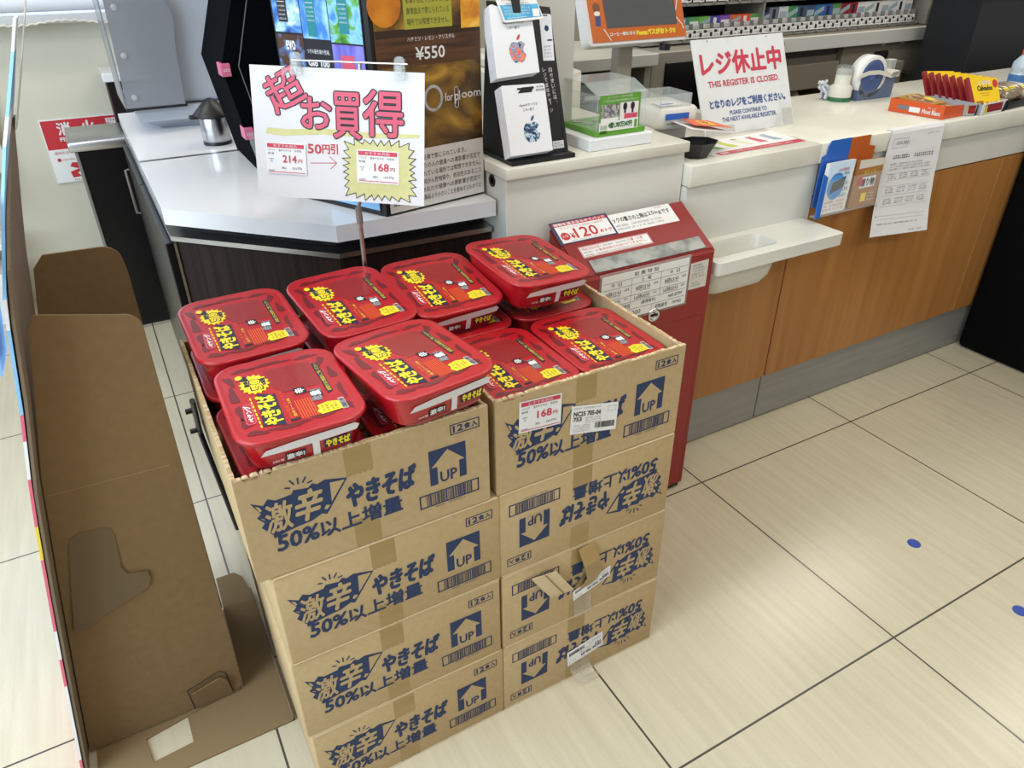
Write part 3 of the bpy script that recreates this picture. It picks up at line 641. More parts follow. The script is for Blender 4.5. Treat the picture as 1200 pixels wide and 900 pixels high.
b.rect(FS, .0085, .0972, .1435, .142, LABELW, n); b.rect(FS, .006, .1425, .1435, .1515, PRED, n); b.text(FS, '荷物を送るならゆうパック', .009, .1435, .14, .1508, WHITE, n+.0002, bold=.0003)
b.text(FS, 'ゆうパックスマホ割なら送料が', .02, .1335, .13, .139, PRED, n+.0002); b.ell(FS, .0225, .1145, .011, .0105, PRED, n+.0001); b.text(FS, 'お得', .0155, .111, .0295, .1185, WHITE, n+.0003)
b.text(FS, '¥', .036, .1055, .0455, .12, PRED, n+.0002, bold=.0005); b.text(FS, '120', .0485, .1045, .105, .131, PRED, n+.0002, bold=.0007); b.text(FS, 'おトク', .11, .107, .14, .115, PRED, n+.0002, bold=.0004); b.fine(FS, .03, .0985, .125, .1025, 1, NAVY, n+.0002, 1)
part('sticker', b, t, 'white and purple 120 yen sticker')
b = card(.149, .0945, .32, .1475); b.text(FS, 'ックの重さの上限は', .153, .123, .248, .136, INK, .0012, bold=.0003); b.text(FS, '25kg', .25, .123, .287, .136, GINK, .0012, bold=.0004); b.text(FS, 'です', .289, .123, .311, .135, INK, .0012, bold=.0003)
b.fine(FS, .153, .1, .3, .118, 2, INK, .0012); b.fine(FS, .275, .14, .31, .146, 1, GINK, .0012); part('sticker', b, t, 'white weight limit sticker')
b = card(.035, .051, .2175, .0805); b.frame(FS, .0365, .0525, .216, .079, .0012, PRED, .0012); b.text(FS, '現金決済を除く', .041, .069, .091, .0765, PRED, .0012); b.text(FS, '計量・計算', .16, .0695, .2, .0765, PRED, .0012); b.fine(FS, .095, .0695, .157, .0765, 1, INK, .0012, 1)
b.text(FS, '郵便物等の引受けができません。', .08, .0605, .205, .0675, PRED, .0012); b.fine(FS, .041, .061, .078, .067, 1, INK, .0012, 1); b.fine(FS, .041, .0535, .205, .0595, 1, INK, .0012, .9); part('sticker', b, t, 'white notice sticker')
FB = F((-.42, .017, 0))
b = MB(); b.prism(FB, [(.046, .56), (.292, .56), (.292, .681), (.046, .681)], 0, .0012, ACRE); b.prism(FB, [(.051, .565), (.287, .565), (.287, .675), (.051, .675)], .0012, .0018, LABELW); n = .0021
for v in (.658, .643, .618, .603, .585): b.line(FB, [(.055, v), (.284, v)], .0007, INK, n)
for u, v0, v1 in ((.13, .6, .658), (.21, .6, .658), (.19, .567, .585)): b.line(FB, [(u, v0), (u, v1)], .0007, INK, n)
b.text(FB, '取 集 時 刻', .135, .662, .2, .6715, INK, n); 
for i, (d, u) in enumerate((('平日', .078), ('土曜', .157), ('休日', .236))):
    b.text(FB, d[0], u-.002, .647, u+.007, .655, INK, n); b.text(FB, d[1], u+.016, .647, u+.025, .655, INK, n)
    b.text(FB, '9時55分', u-.015, .6235, u+.025, .6385, INK, n); b.text(FB, '16時00分' if i else '16時00分', u-.017, .6045, u+.025, .6165, INK, n); b.fine(FB, u+.033, .63, u+.046, .64, 1, INK, n, 1); b.fine(FB, u+.033, .609, u+.046, .617, 1, INK, n, 1)
b.text(FB, '名古屋中央郵便局', .057, .588, .13, .6, INK, n); b.text(FB, '(郵便番号)', .16, .59, .2, .6, INK, n); b.text(FB, '460-8799', .235, .59, .275, .598, INK, n); b.text(FB, '052-000-000', .075, .5705, .16, .58, INK, n); b.text(FB, '取集番号', .2, .5705, .235, .581, INK, n); b.text(FB, '9042', .25, .5715, .275, .579, INK, n)
part('timetable', b, t, 'white collection timetable')
b = MB(); b.prism(FB, [(.294, .594), (.3455, .594), (.3455, .659), (.294, .657)], 0, .001, M('greyed_label', '#cfc9bf', .5)); b.fine(FB, .3, .62, .34, .655, 5, GINK, .0013); b.fine(FB, .3, .6, .33, .612, 2, GINK, .0013); part('sticker', b, t, 'faded white sticker')
b = MB(); fr = F((-.22, .017, .555)); b.lathe(None, [(.0165, 0), (.0165, .002), (.015, .004), (.011, .004), (.0105, .003)], CHROME, 24, fr); b.rect(fr, -.009, -.0028, .009, .0028, BLACK, .0045); b.rect(fr, -.003, .005, .003, .007, GINK, .0045); part('lock', b, t, 'round chrome lock')

# ------------------------------------------------------------------ hand-drawn price sign on a clip pole
US = Vector((.79, -.61, -.03)); FP = F((-.987, .2, .896), US, Vector((.13, .12, .98))-US.normalized()*Vector((.13, .12, .98)).dot(US.normalized()))
t = thing('price_sign', 'hand drawn white paper sale sign with pink letters clipped on a steel pole', 'sign', (-.838, .14, 0))
b = MB(); b.prism(FP, [(0, 0), (.297, 0), (.297, .21), (0, .21)], -.0006, 0, WHITE)
def out_text(b, s, u0, v0, u1, v1, rot=0, skew=0, w=.0031):
    b.text(FP, s, u0, v0, u1, v1, INK, .0006, bold=w, rot=rot, skew=skew); b.text(FP, s, u0, v0, u1, v1, PINK, .0009, bold=w*.36, rot=rot, skew=skew)
b.poly(FP, [(.021, .1035), (.05, .101), (.12, .107), (.2, .105), (.288, .11), (.289, .1155), (.22, .114), (.12, .1165), (.06, .112), (.024, .113)], PALEY, .0003)
out_text(b, '超', .026, .145, .09, .203, rot=.5, w=.0027); out_text(b, 'お', .086, .116, .138, .164); out_text(b, '買', .142, .103, .189, .174); out_text(b, '得', .194, .109, .261, .18)
b.text(FP, '50', .0945, .0755, .118, .0905, PRED, .0006, bold=.0005); b.text(FP, '円', .12, .0765, .133, .0905, PRED, .0006, bold=.0004); b.text(FP, '引', .135, .0765, .147, .0925, PRED, .0006, bold=.0004)
b.line(FP, [(.0985, .0595), (.143, .062)], .0011, PRED); b.line(FP, [(.133, .0715), (.1445, .062), (.1335, .052)], .0011, PRED)
cx, cy = .2195, .054; st = []
rg = random.Random(3); nst = 58
for i in range(nst):
    a = 2*math.pi*i/nst; L = 1/max(abs(math.cos(a)), abs(math.sin(a))); L = min(L, 1.3); k = (.066 if i % 2 == 0 else .055)*(1+rg.uniform(-.04, .04)); st.append((cx+k*L*math.cos(a)*.95, cy+k*L*math.sin(a)*.74))
b.poly(FP, st, PALEY, .0007); b.line(FP, st, .0011, INK, .001, True)
part('paper_sheet', b, t, 'white paper with hand drawn pink lettering')
for q, pr, sub, lab in (((.0195, .0385, .0715, .051), '214', '231', 'white price tag reading 214 yen'), ((.1805, .033, .0735, .0535), '168', '181', 'white price tag reading 168 yen')):
    fr = F(FP.p(q[0], q[1]), FP.U, FP.V); b = MB(); b.prism(fr, [(0, 0), (q[2], 0), (q[2], q[3]), (0, q[3])], .0012, .0018, LABELW); price_label(b, F(fr.p(0, 0, .0018), fr.U, fr.V), q[2], q[3], pr, sub); part('price_tag', b, t, lab)
b = MB(); b.tube([FP.p(.075, .2195, .004), FP.p(.27, .2215, .004)], .0016, CHROME, 8); part('cross_rod', b, t, 'thin chrome cross rod')
for u in (.083, .257):
    b = MB(); b.prism(F(FP.p(u-.009, .198), FP.U, FP.V), [(0, 0), (.018, 0), (.017, .03), (.013, .034), (.005, .034), (.001, .03)], .001, .009, ACRE); b.prism(F(FP.p(u-.02, .198), FP.U, FP.V), [(-.006, -.002), (.045, -.002), (.045, .009), (-.006, .009)], .0012, .0022, ACR)
    b.prism(F(FP.p(u-.005, .206), FP.U, FP.V), [(0, 0), (.01, 0), (.01, .012), (0, .012)], .009, .012, ACRE); part('clip', b, t, 'clear plastic clip')
pt = FP.p(.187, .217, -.004); bt = FP.p(.187, -.05, -.006)
b = MB(); b.tube([(-.8365, .119, .008), (-.8365, .119, .845)], .0042, STEEL, 10); b.tube([(-.8365, .119, .842), (-.8365, .119, .872)], .006, STEELD, 10); b.tube([(-.8365, .119, .87), tuple(FP.p(.188, .03, -.012)), tuple(FP.p(.188, .2195, -.004))], .0032, STEEL, 10); part('pole', b, t, 'telescopic steel pole')
b = MB(); b.lathe((-.8365, .14, .0005), [(.033, 0), (.033, .006), (.006, .012)], STEELD, 24); part('base', b, t)

# ------------------------------------------------------------------ things on the coffee island
ZI = .815
t = thing('coffee_machine', 'pale silver coffee machine with frosted side panel on the island', 'coffee machine', (-.9, 1.45, ZI))
SILV = M('pale_silver_plastic', '#a3a8b2', .38)
b = MB()
b.box((-1.035, 1.27, .882), (-.70, 1.62, 1.62), SILV, .012, 3); part('body', b, t)
b = MB(); b.loft([[(-1.03, 1.305, ZI+.001), (-.72, 1.27, ZI+.001), (-.72, 1.6, ZI+.001), (-1.03, 1.6, ZI+.001)], [(-1.075, 1.262, .842), (-.7, 1.25, .842), (-.7, 1.61, .842), (-1.075, 1.61, .842)], [(-1.095, 1.255, .868), (-.69, 1.245, .868), (-.69, 1.62, .868), (-1.095, 1.62, .868)], [(-1.095, 1.255, .88), (-.69, 1.245, .88), (-.69, 1.62, .88), (-1.095, 1.62, .88)]], SILV); part('base', b, t, 'flared silver base')
pan = [(-1.113, .886), (-.962, .886), (-.956, 1.03), (-.945, 1.10)]+[(-.945-.055*(1-math.cos(math.radians(a)))-.05*math.sin(math.radians(a))*0, 1.10+.075*math.sin(math.radians(a))) for a in (20, 40, 60, 80)]+[(-1.02, 1.19), (-1.02, 1.5), (-1.09, 1.5)]
b = MB(); b.prism(F((0, 1.235, 0)), pan, 0, .006, SMOKE); b.prism(F((-1.113, 0, 0), (0, -1, 0), (0, 0, 1)), [(-1.5, .886), (-1.235, .886), (-1.235, 1.45), (-1.5, 1.45)], 0, .004, SMOKE); part('frosted_panel', b, t, 'frosted clear side panel')
b = MB(); b.box((-1.115, 1.228, .88), (-.957, 1.245, .887), BLACK); part('trim', b, t, 'black lower edge')
for x, z in ((-1.088, .915), (-1.088, 1.02), (-1.082, 1.135)):
    b = MB(); fr = F((x, 1.228, z)); b.lathe(None, [(.008, 0), (.008, .006), (.004, .01)], ACRE, 12, fr); part('screw_cap', b, t)
t = thing('knock_pot', 'small steel pot with black cone lid in front of the coffee machine', 'pot', (-.925, 1.02, ZI))
b = MB(); b.lathe((-.925, 1.02, ZI), [(.034, .0005), (.036, .004), (.036, .066), (.034, .07)], STEEL, 24); part('pot_body', b, t)
b = MB(); b.lathe((-.925, 1.02, ZI), [(.042, .07), (.05, .073), (.048, .077), (.03, .095), (.012, .112), (.004, .115)], BLACK, 24); part('lid', b, t, 'black cone lid')
b = MB(); b.box((-.985, 1.0, ZI+.068), (-.96, 1.02, ZI+.078), BLACK, .003); part('spout', b, t)
b = MB(); b.lathe((-.925, 1.02, ZI), [(.0365, .0002), (.0368, .006), (.0365, .009)], BLACK, 24); part('foot_ring', b, t)
t = thing('tobacco_tower', 'black angular tobacco display tower with pink labels behind the sale sign', 'display', (-.85, .78, ZI))
prof = [(-.895, ZI+.001), (-.935, 1.045), (-.88, 1.2), (-.875, 1.55), (-.79, 1.55), (-.79, ZI+.001)]
b = MB(); b.prism(F((0, .665, 0)), prof, -.26, 0, M('tower_black', '#050609', .85, spec=.03)); 
prof2 = [(-.862, ZI+.02), (-.9, 1.045), (-.85, 1.2), (-.848, 1.5), (-.846, 1.5), (-.848, 1.2), (-.898, 1.045), (-.86, ZI+.02)]
b.prism(F((0, .665, 0)), prof2, -.001, .0015, STEELD); part('body', b, t)
for (x0, z0), z in (((-.895, ZI), .905), ((-.935, 1.045), 1.04), ((-.88, 1.2), 1.19)):
    b = MB(); x = -.895-(z-ZI)*.04/.23 if z < 1.045 else -.935+(z-1.045)*.055/.155
    b.box((x-.004, .655, z-.013), (x+.016, .70, z+.013), M('pink_label', '#c0607c', .4), .001); fr = F((x-.004, .655, z-.013)); b.fine(fr, .004, .008, .018, .018, 1, WHITE, .0006, 1); part('label', b, t, 'pink label')
b = MB(); b.prism(F((0, .664, 0)), [(-.893, ZI+.003), (-.86, ZI+.002), (-.885, ZI+.1), (-.908, ZI+.085)], .001, .014, ACRE); part('lens_cover', b, t, 'clear plastic corner cover')

UB = Vector((.25, .047, 0)).normalized(); NB = Vector((-UB.y, UB.x, 0))
t = thing('poster_display_box', 'black edged display box with brown and blue cigarette posters on the island', 'poster display', (-.7, .3, ZI))
o = Vector((-.755, .205, ZI+.001)); VE = Vector((.5, -1, 0)).normalized()
bk = o-VE*.245
b = MB(); b.prism(XY(ZI+.001), [(o.x, o.y), ((o+UB*.238).x, (o+UB*.238).y), ((o+UB*.238+NB*.2).x, (o+UB*.238+NB*.2).y), (bk.x, bk.y)], 0, .5, BLACK); part('box_body', b, t, 'black box frame')
fr = F(o+UB*.004-NB*.0012, UB, (0, 0, 1)); b = MB(); b.prism(fr, [(.004, .004), (.234, .004), (.234, .496), (.004, .496)], 0, .001, ramp_mat('honey_lemon_photo', [(.3, '#241a10'), (.45, '#4a3418'), (.58, '#8a6622'), (.72, '#c49a3a')], (9, 9, 14), .3))
n = .0015
b.rect(fr, .004, .004, .234, .116, M('poster_grey', '#cfccc8', .45), n-.0003)
for i, s in enumerate(('20歳未満の喫煙は法律で禁じられています。', 'たばこの煙は、周りの人の健康への悪影響が否定で', 'きません。禁じられている場所では喫煙できません。', '加熱式たばこは、発がん性物質や、依存性のあるニコ', 'チンが含まれ、あなたの健康への悪影響が否定で', '健康への悪影響が他製品より小さいことを意味するものでは')):
    b.text(fr, s, .012, .094-i*.0155, .19 if i == 0 else .226, .1045-i*.0155, INK, n)
b.rect(fr, .004, .313, .234, .326, M('plank_brown', '#33200f', .4), n-.0003); b.rect(fr, .004, .265, .234, .313, M('plank_dark', '#3a2414', .4, noise=((10, 10, 120), '#5a3920', .35, .6)), n-.0002)
b.text(fr, 'ハチミツ・レモン・クリスタル', .07, .305, .174, .3125, WHITE, n); b.text(fr, '¥550', .086, .274, .15, .295, WHITE, n, bold=.0005)
ring = [(.119+.019*math.cos(a*math.pi/16), .2045+.021*math.sin(a*math.pi/16)) for a in range(32)]; b.line(fr, ring, .0052, WHITE, n, True)
b.text(fr, 'C', .074, .186, .096, .223, WHITE, n, bold=.0018); b.text(fr, 'for', .145, .196, .164, .2105, WHITE, n); b.text(fr, 'pl', .169, .189, .181, .2125, WHITE, n); b.text(fr, 'oom', .185, .197, .231, .2075, WHITE, n)
b.line(fr, [(.1725+.0045*math.cos(a*math.pi/8), (.21 if a < 8 else .186)+.0045*math.sin(a*math.pi/8)+(.005 if a < 8 else 0)) for a in range(16)], .0011, WHITE, n, True)
b.rect(fr, .066, .325, .17, .496, M('poster_olive', '#a3a03a', .4), n-.0001)
for i, s in enumerate(('場所では喫煙できません。', '康増進法で禁じられている', '影響が否定できません。健', 'たばこの煙は、健康への悪')): b.text(fr, s, .072, .331+i*.0175, .164, .342+i*.0175, INK, n)
b.rect(fr, .19, .32, .234, .496, ramp_mat('amber_crystal', [(.3, '#b5651a'), (.5, '#e6a030'), (.7, '#f2cf5a')], (30, 30, 30), .3), n-.0001)
b.ell(fr, .028, .365, .034, .035, M('lemon_orange', '#d98a1e', .4, noise=((20, 20, 20), '#a95a12', .3, .7)), n-.0001); part('poster', b, t, 'brown honey lemon poster with price 550 yen')
fr = F(o-VE*.245+Vector((0, 0, 0)), VE, (0, 0, 1)); fr.o = fr.o+fr.N*.001; b = MB(); b.prism(fr, [(.004, .004), (.232, .004), (.232, .496), (.004, .496)], 0, .0008, M('poster_black', '#16161c', .35)); n = .0012
ICE = ramp_mat('ice_mountain_photo', [(.35, '#1c3f86'), (.5, '#4d86cf'), (.62, '#a9cdec'), (.72, '#eef4fa')], (26, 26, 34), .3)
FORE = ramp_mat('forest_sky_photo', [(.35, '#2c6b2a'), (.48, '#5fa33a'), (.56, '#8ec7e8'), (.7, '#3f86d8')], (24, 24, 30), .3); PURP = M('poster_purple', '#5a55b8', .35, noise=((40, 40, 12), '#8b84e0', .35, .65)); TEAL = M('poster_teal', '#1f7f88', .35)
b.rect(fr, .006, .316, .078, .496, ICE, n); b.rect(fr, .08, .308, .15, .496, M('poster_ice_blue', '#3d7fd0', .3, noise=((40, 40, 30), '#a9d8f4', .4, .7)), n); b.rect(fr, .152, .305, .23, .496, FORE, n)
b.rect(fr, .02, .333, .045, .45, INK, n+.0003); b.rect(fr, .095, .312, .118, .45, TEAL, n+.0003); b.rect(fr, .176, .32, .2, .45, TEAL, n+.0003)
for u in (.022, .097, .178):
    b.text(fr, 'evo', u, .375, u+.019, .388, WHITE, n+.0005, bold=.0005); b.rect(fr, u, .366, u+.019, .367, WHITE, n+.0005)
    for i in range(4): b.fine(fr, u, .336+i*.007, u+.019, .341+i*.007, 1, WHITE, n+.0005, 1, seed=i)
b.rect(fr, .006, .2, .078, .312, M('amber_ice', '#4a2c1c', .35, noise=((40, 40, 40), '#5b8ed0', .45, .6)), n); b.text(fr, 'evo', .03, .286, .055, .302, WHITE, n+.0005, bold=.0006); b.rect(fr, .152, .2, .23, .302, PURP, n); b.rect(fr, .172, .26, .205, .285, PINK, n+.0003)
b.text(fr, 'つぎの最先端が登場。', .085, .283, .145, .291, WHITE, n+.0003); b.text(fr, 'Glo 100', .085, .262, .14, .272, WHITE, n+.0003, bold=.0006); b.rect(fr, .09, .01, .23, .06, SKY, n); b.text(fr, 'つぎ登場', .12, .025, .2, .04, WHITE, n+.0003)
part('poster', b, t, 'blue and green poster with three evo packs')

# ------------------------------------------------------------------ things on the white side cabinet
ZC = .887
t = thing('gift_card_stand', 'black leaning counter stand holding white gift card packs', 'card stand', (-.42, .25, ZC))
o = Vector((-.494, .19, ZC+.001)); VS = Vector((0, .27, 1)).normalized(); FA = F(o, (1, 0, 0), VS)
b = MB(); b.prism(FA, [(-.004, .002), (.147, .0), (.139, .283), (.002, .30)], -.006, 0, BLACK)
fs = F((-.494, 0, 0), (0, 1, 0), (0, 0, 1)); b.prism(fs, [(.188, ZC+.001), (.315, ZC+.001), (.30, ZC+.03), (.27, ZC+.28), (.265, ZC+.28)], 0, .004, BLACK); b.prism(fs, [(.188, ZC+.001), (.315, ZC+.001), (.30, ZC+.03), (.266, ZC+.27)], .138, .142, BLACK)
b.box((-.498, .165, ZC+.0005), (-.347, .315, ZC+.009), BLACK)
n = .0004
b.poly(FA, [(.1105, .186), (.1365, .1845), (.14, .267), (.137, .2705), (.115, .2715), (.112, .268)], M('screen_pale', '#e4e6f2', .3), n)
b.ell(FA, .126, .245, .005, .0055, NAVY, n+.0003); b.rect(FA, .125, .2215, .136, .2245, INK, n+.0003); b.fine(FA, .114, .19, .134, .215, 4, GINK, n+.0003); b.rect(FA, .118, .2675, .131, .2695, INK, n+.0003)
for i, ch in enumerate('自分使いには、'): b.text(FA, ch, .1205+i*.001, .164-i*.0105, .128+i*.001, .1725-i*.0105, WHITE, n) if ch != '、' else b.text(FA, ch, .131, .1055, .133, .108, WHITE, n)
for i, ch in enumerate('レジで直接チャージ'): b.text(FA, ch, .106+i*.0009, .1655-i*.0098, .113+i*.0009, .173-i*.0098, WHITE, n) if ch != 'ー' else b.rect(FA, .116, .102, .1172, .109, WHITE, n)
b.poly(FA, [(.111, .015), (.1425, .0148), (.1428, .03), (.1112, .0302)], WHITE, n); b.fine(FA, .113, .018, .138, .028, 2, GINK, n+.0002); part('stand_body', b, t, 'black stand with white vertical writing')
def apple(b, fr, cu, cv, s, m1, m2):
    pts = [(0, .38), (.1, .42), (.24, .43), (.36, .36), (.42, .28), (.33, .2), (.29, .08), (.32, -.05), (.44, -.13), (.38, -.28), (.27, -.42), (.16, -.48), (.05, -.44), (-.05, -.43), (-.16, -.47), (-.27, -.42), (-.38, -.25), (-.44, -.05), (-.44, .15), (-.37, .31), (-.25, .41), (-.12, .42)]
    b.poly(fr, [(cu+x*s, cv+y*s) for x, y in pts], m1, .0005)
    b.poly(fr, [(cu+x*s, cv+y*s) for x, y in ((0, .47), (.02, .6), (.1, .7), (.2, .74), (.19, .62), (.12, .52))], m2, .0005)
FR = ramp_mat('floral_red_print', [(.36, '#27304a'), (.46, '#8fb3cf'), (.54, '#d9574a'), (.62, '#e88a6a')], (95, 95, 95), .3); FB2 = ramp_mat('floral_blue_print', [(.38, '#1d2a42'), (.5, '#4a7294'), (.58, '#d6e2ea'), (.7, '#7fa6bf')], (120, 120, 120), .3)
REDLEAF = M('print_leaf_red', '#c8493e', .4); BLEAF = M('print_leaf_blue', '#3c6480', .4)
def cardpack(corn, nm, lab, img, leaf, txt, au, av, asz):
    b = MB()
    for k in range(6):
        q = [(u+.0022*(5-k)*-.35, v+.0009*(k-5)) for u, v in corn]; b.prism(FA, q, .004+k*.0038, .0068+k*.0038, M('card_white', '#e9eaee', .35))
    fr = F(FA.p(0, 0, .004+5*.0038+.0028), FA.U, FA.V); apple(b, fr, au, av, asz, img, leaf)
    for s, u0, v0, u1, v1 in txt: b.text(fr, s, u0, v0, u1, v1, INK, .0005)
    return b, fr
P1 = [(-.004, .0125), (.0945, .0135), (.0915, .1395), (.089, .142), (-.004, .1445), (-.007, .142)]
b, fr = cardpack(P1, '', '', FB2, BLEAF, [('Appleのすべてを', .028, .102, .07, .108), ('この一枚で', .036, .0935, .061, .0995)], .05, .054, .042)
b.rect(fr, .028, .134, .066, .1375, BLACK, .0006); b.poly(fr, [(.028, .128), (.06, .128), (.066, .138), (.04, .138)], BLACK, .0007); b.text(fr, '¥1,500~', .072, .134, .09, .139, INK, .0006); b.text(fr, '¥500,000', .07, .128, .09, .133, INK, .0006)
tag(b.build('gift_card_pack', (-.45, .2, ZC+.02)), 'lower pack of white gift cards with a grey blue apple logo', 'gift cards', 'gift card packs')
P2 = [(-.0135, .158), (.0835, .163), (.0805, .256), (.078, .2585), (-.004, .288), (-.0105, .286)]
b, fr = cardpack([(u, v) for u, v in P2], '', '', FR, REDLEAF, [('Appleのすべてを', .0145, .2515, .06, .2575), ('この一枚で', .022, .243, .05, .249)], .04, .203, .042)
tag(b.build('gift_card_pack', (-.45, .25, ZC+.16)), 'upper pack of white gift cards with a red floral apple logo', 'gift cards', 'gift card packs')
b = MB(); fr = F(FA.p(.004, .254, .034), FA.U, (FA.V+FA.N*-.15)); b.prism(fr, [(.014, .0), (.094, .003), (.0975, .006), (.087, .044), (.083, .0475), (.003, .0475), (0, .044), (.01, .003)], -.0012, 0, LABELW)
b.poly(fr, [(.0125, .004), (.094, .0075), (.0885, .031), (.0065, .031)], M('tag_blue', '#2f86c8', .35, noise=((30, 30, 30), '#5fc0d8', .3, .7)), .0004); b.rect(fr, .075, .008, .09, .022, LABELW, .0007)
b.text(fr, 'レジでApple Accountをチャージ', .012, .037, .082, .042, INK, .0006); b.text(fr, '〜App Storeをはじめよう', .015, .031, .07, .0355, INK, .0006); b.fine(fr, .014, .012, .07, .029, 3, WHITE, .0008, 1, seed=4); b.line(fr, [(.018, .007), (.06, .0085)], .0008, WHITE, .0008)
b.prism(F(FA.p(.045, .27, 0), FA.U, FA.V), [(-.008, 0), (.008, 0), (.008, .03), (-.008, .03)], .0005, .033, BLACK); part('header_tag', b, t, 'white and blue tilted header tag')
# pale partition post behind
b = MB(); b.box((-.372, .325, ZC), (-.252, .345, 1.55), M('pale_partition', '#c9c7c2', .4), .002); b.box((-.4, .315, ZC), (-.24, .355, ZC+.006), CREAM)
solo('partition_panel', b, 'narrow pale grey partition panel behind the gift card stand', 'partition', (-.31, .335, ZC))
# donation box
b = MB(); b.box((-.3, .183, ZC+.0005), (-.131, .345, ZC+.025), M('white_box_lid', '#e6e6e8', .5), .0015); solo('riser_box', b, 'flat white box under the clear donation box', 'box', (-.215, .26, ZC))
t = thing('donation_box', 'clear acrylic donation box with green base and charity poster', 'donation box', (-.21, .26, ZC+.025))
z0 = ZC+.0255
b = MB(); b.box((-.275, .196, z0), (-.143, .335, z0+.011), GREEN, .001); part('base', b, t, 'green base tray')
b = MB(); x0, x1, y0, y1 = -.273, -.145, .198, .333
for q in (((x0, y0, z0+.011), (x0+.002, y1, z0+.083)), ((x1-.002, y0, z0+.011), (x1, y1, z0+.083)), ((x0, y0, z0+.011), (x1, y0+.002, z0+.083)), ((x0, y1-.002, z0+.011), (x1, y1, z0+.083))): b.box(*q, ACR)
b.prism(F((x0-.002, 0, 0), (0, 1, 0), (0, 0, 1)), [(y0-.002, z0+.084), (y0+.05, z0+.104), (y1+.002, z0+.104), (y1+.002, z0+.102), (y0+.051, z0+.102), (y0, z0+.082)], 0, x1-x0+.004, ACRE)
for q in (((x0, y0, z0+.011), (x0+.0015, y0+.0015, z0+.083)), ((x1-.0015, y0, z0+.011), (x1, y0+.0015, z0+.083)), ((x0, y0, z0+.08), (x1, y0+.0015, z0+.083))): b.box(*q, ACRE)
part('acrylic_cover', b, t, 'clear acrylic cover')
fr = F((-.2675, .1975, z0+.002)); b = MB(); b.rect(fr, 0, .006, .107, .081, GREEN, .0004); b.prism(fr, [(0, 0), (.103, 0), (.103, .03), (0, .026)], .0005, .0012, LABELW)
b.text(fr, '〜子どもたちの未来のために〜', .008, .0665, .1, .072, WHITE, .0007); b.text(fr, 'ローソングループ夢と緑の基金', .02, .0745, .085, .0785, WHITE, .0007); b.rect(fr, .004, .028, .05, .0625, M('crowd_photo', '#5a5560', .4, noise=((130, 130, 130), '#b9b2b4', .4, .6)), .0006); b.rect(fr, .004, .024, .05, .035, LABELW, .0008); b.rect(fr, .053, .027, .102, .0635, M('poster_pale_pink', '#ecdfe2', .5), .0006)
for u in (.066, .086): b.ell(fr, u, .055, .0055, .008, INK, .0009); b.rect(fr, u-.002, .041, u+.003, .048, INK, .0009)
b.rect(fr, .065, .03, .1, .04, PINK, .0009); b.text(fr, '募金総額', .003, .012, .02, .021, GREEN, .0015); b.text(fr, '4億1,787万347円', .024, .0135, .086, .0255, M('print_green_dark', '#2c6a2a', .5), .0015, bold=.0006); b.rect(fr, .093, .01, .1, .026, GREEN, .0015); b.fine(fr, .024, .003, .085, .009, 1, GINK, .0015); b.rect(fr, .002, .003, .021, .01, GREEN, .0015)
part('poster', b, t, 'green charity poster with a white amount strip')
for i in range(9):
    rg = random.Random(i); x, y = rg.uniform(-.262, -.17), rg.uniform(.22, .32); b = MB(); b.lathe((x, y, z0+.0112), [(.011, 0), (.011, .0015)], M('coin_silver', '#b9b9b4', .3, .8), 16)
    tag(b.build('coin', (x, y, z0+.0112)), 'silver coin lying on the green floor of the donation box', 'coin', 'coins in the donation box')
# card payment tray
t = thing('payment_tray', 'white card reader with clear bin beside the donation box', 'card reader', (.02, .42, .834))
b = MB(); XF = F((-.058, .27, 0), (1, -.1, 0), (.1, 1, 0))
b.loft([[XF.p(u, v, .888) for u, v in rrect(.1, .13, .012, 4, .07, .07)], [XF.p(u, v, .892) for u, v in rrect(.106, .136, .014, 4, .07, .07)], [XF.p(u, v, .93) for u, v in rrect(.112, .14, .014, 4, .07, .07)], [XF.p(u, v, .936) for u, v in rrect(.1, .13, .012, 4, .07, .07)]], M('reader_white', '#dedcd6', .35), True, True, True)
fr = F(XF.p(.014, -.0005, .9), XF.U, (0, 0, 1)); b.rect(fr, .016, .01, .082, .024, BLUE, .001); b.rect(fr, .02, .0, .06, .003, GREYF, .001); part('reader_body', b, t)
b = MB(); b.box((-.05, .285, .8345), (.06, .40, .888), M('reader_foot', '#d0cdc6', .4), .004); part('foot', b, t)
b = MB(); 
for u0, u1, v0, v1 in ((.016, .019, .004, .1), (.1, .103, .004, .1), (.016, .103, .004, .007), (.016, .103, .097, .1)):
    b.prism(XF, [(u0, v0), (u1, v0), (u1, v1), (u0, v1)], .937, .966, ACRE)
part('clear_bin', b, t, 'clear plastic bin')
b = MB(); b.prism(XF, [(.03, .02), (.09, .02), (.09, .06), (.03, .06)], .9375, .939, LABELW); b.prism(XF, [(.04, .03), (.07, .03), (.07, .04), (.04, .04)], .939, .94, BLUE); part('slip', b, t)
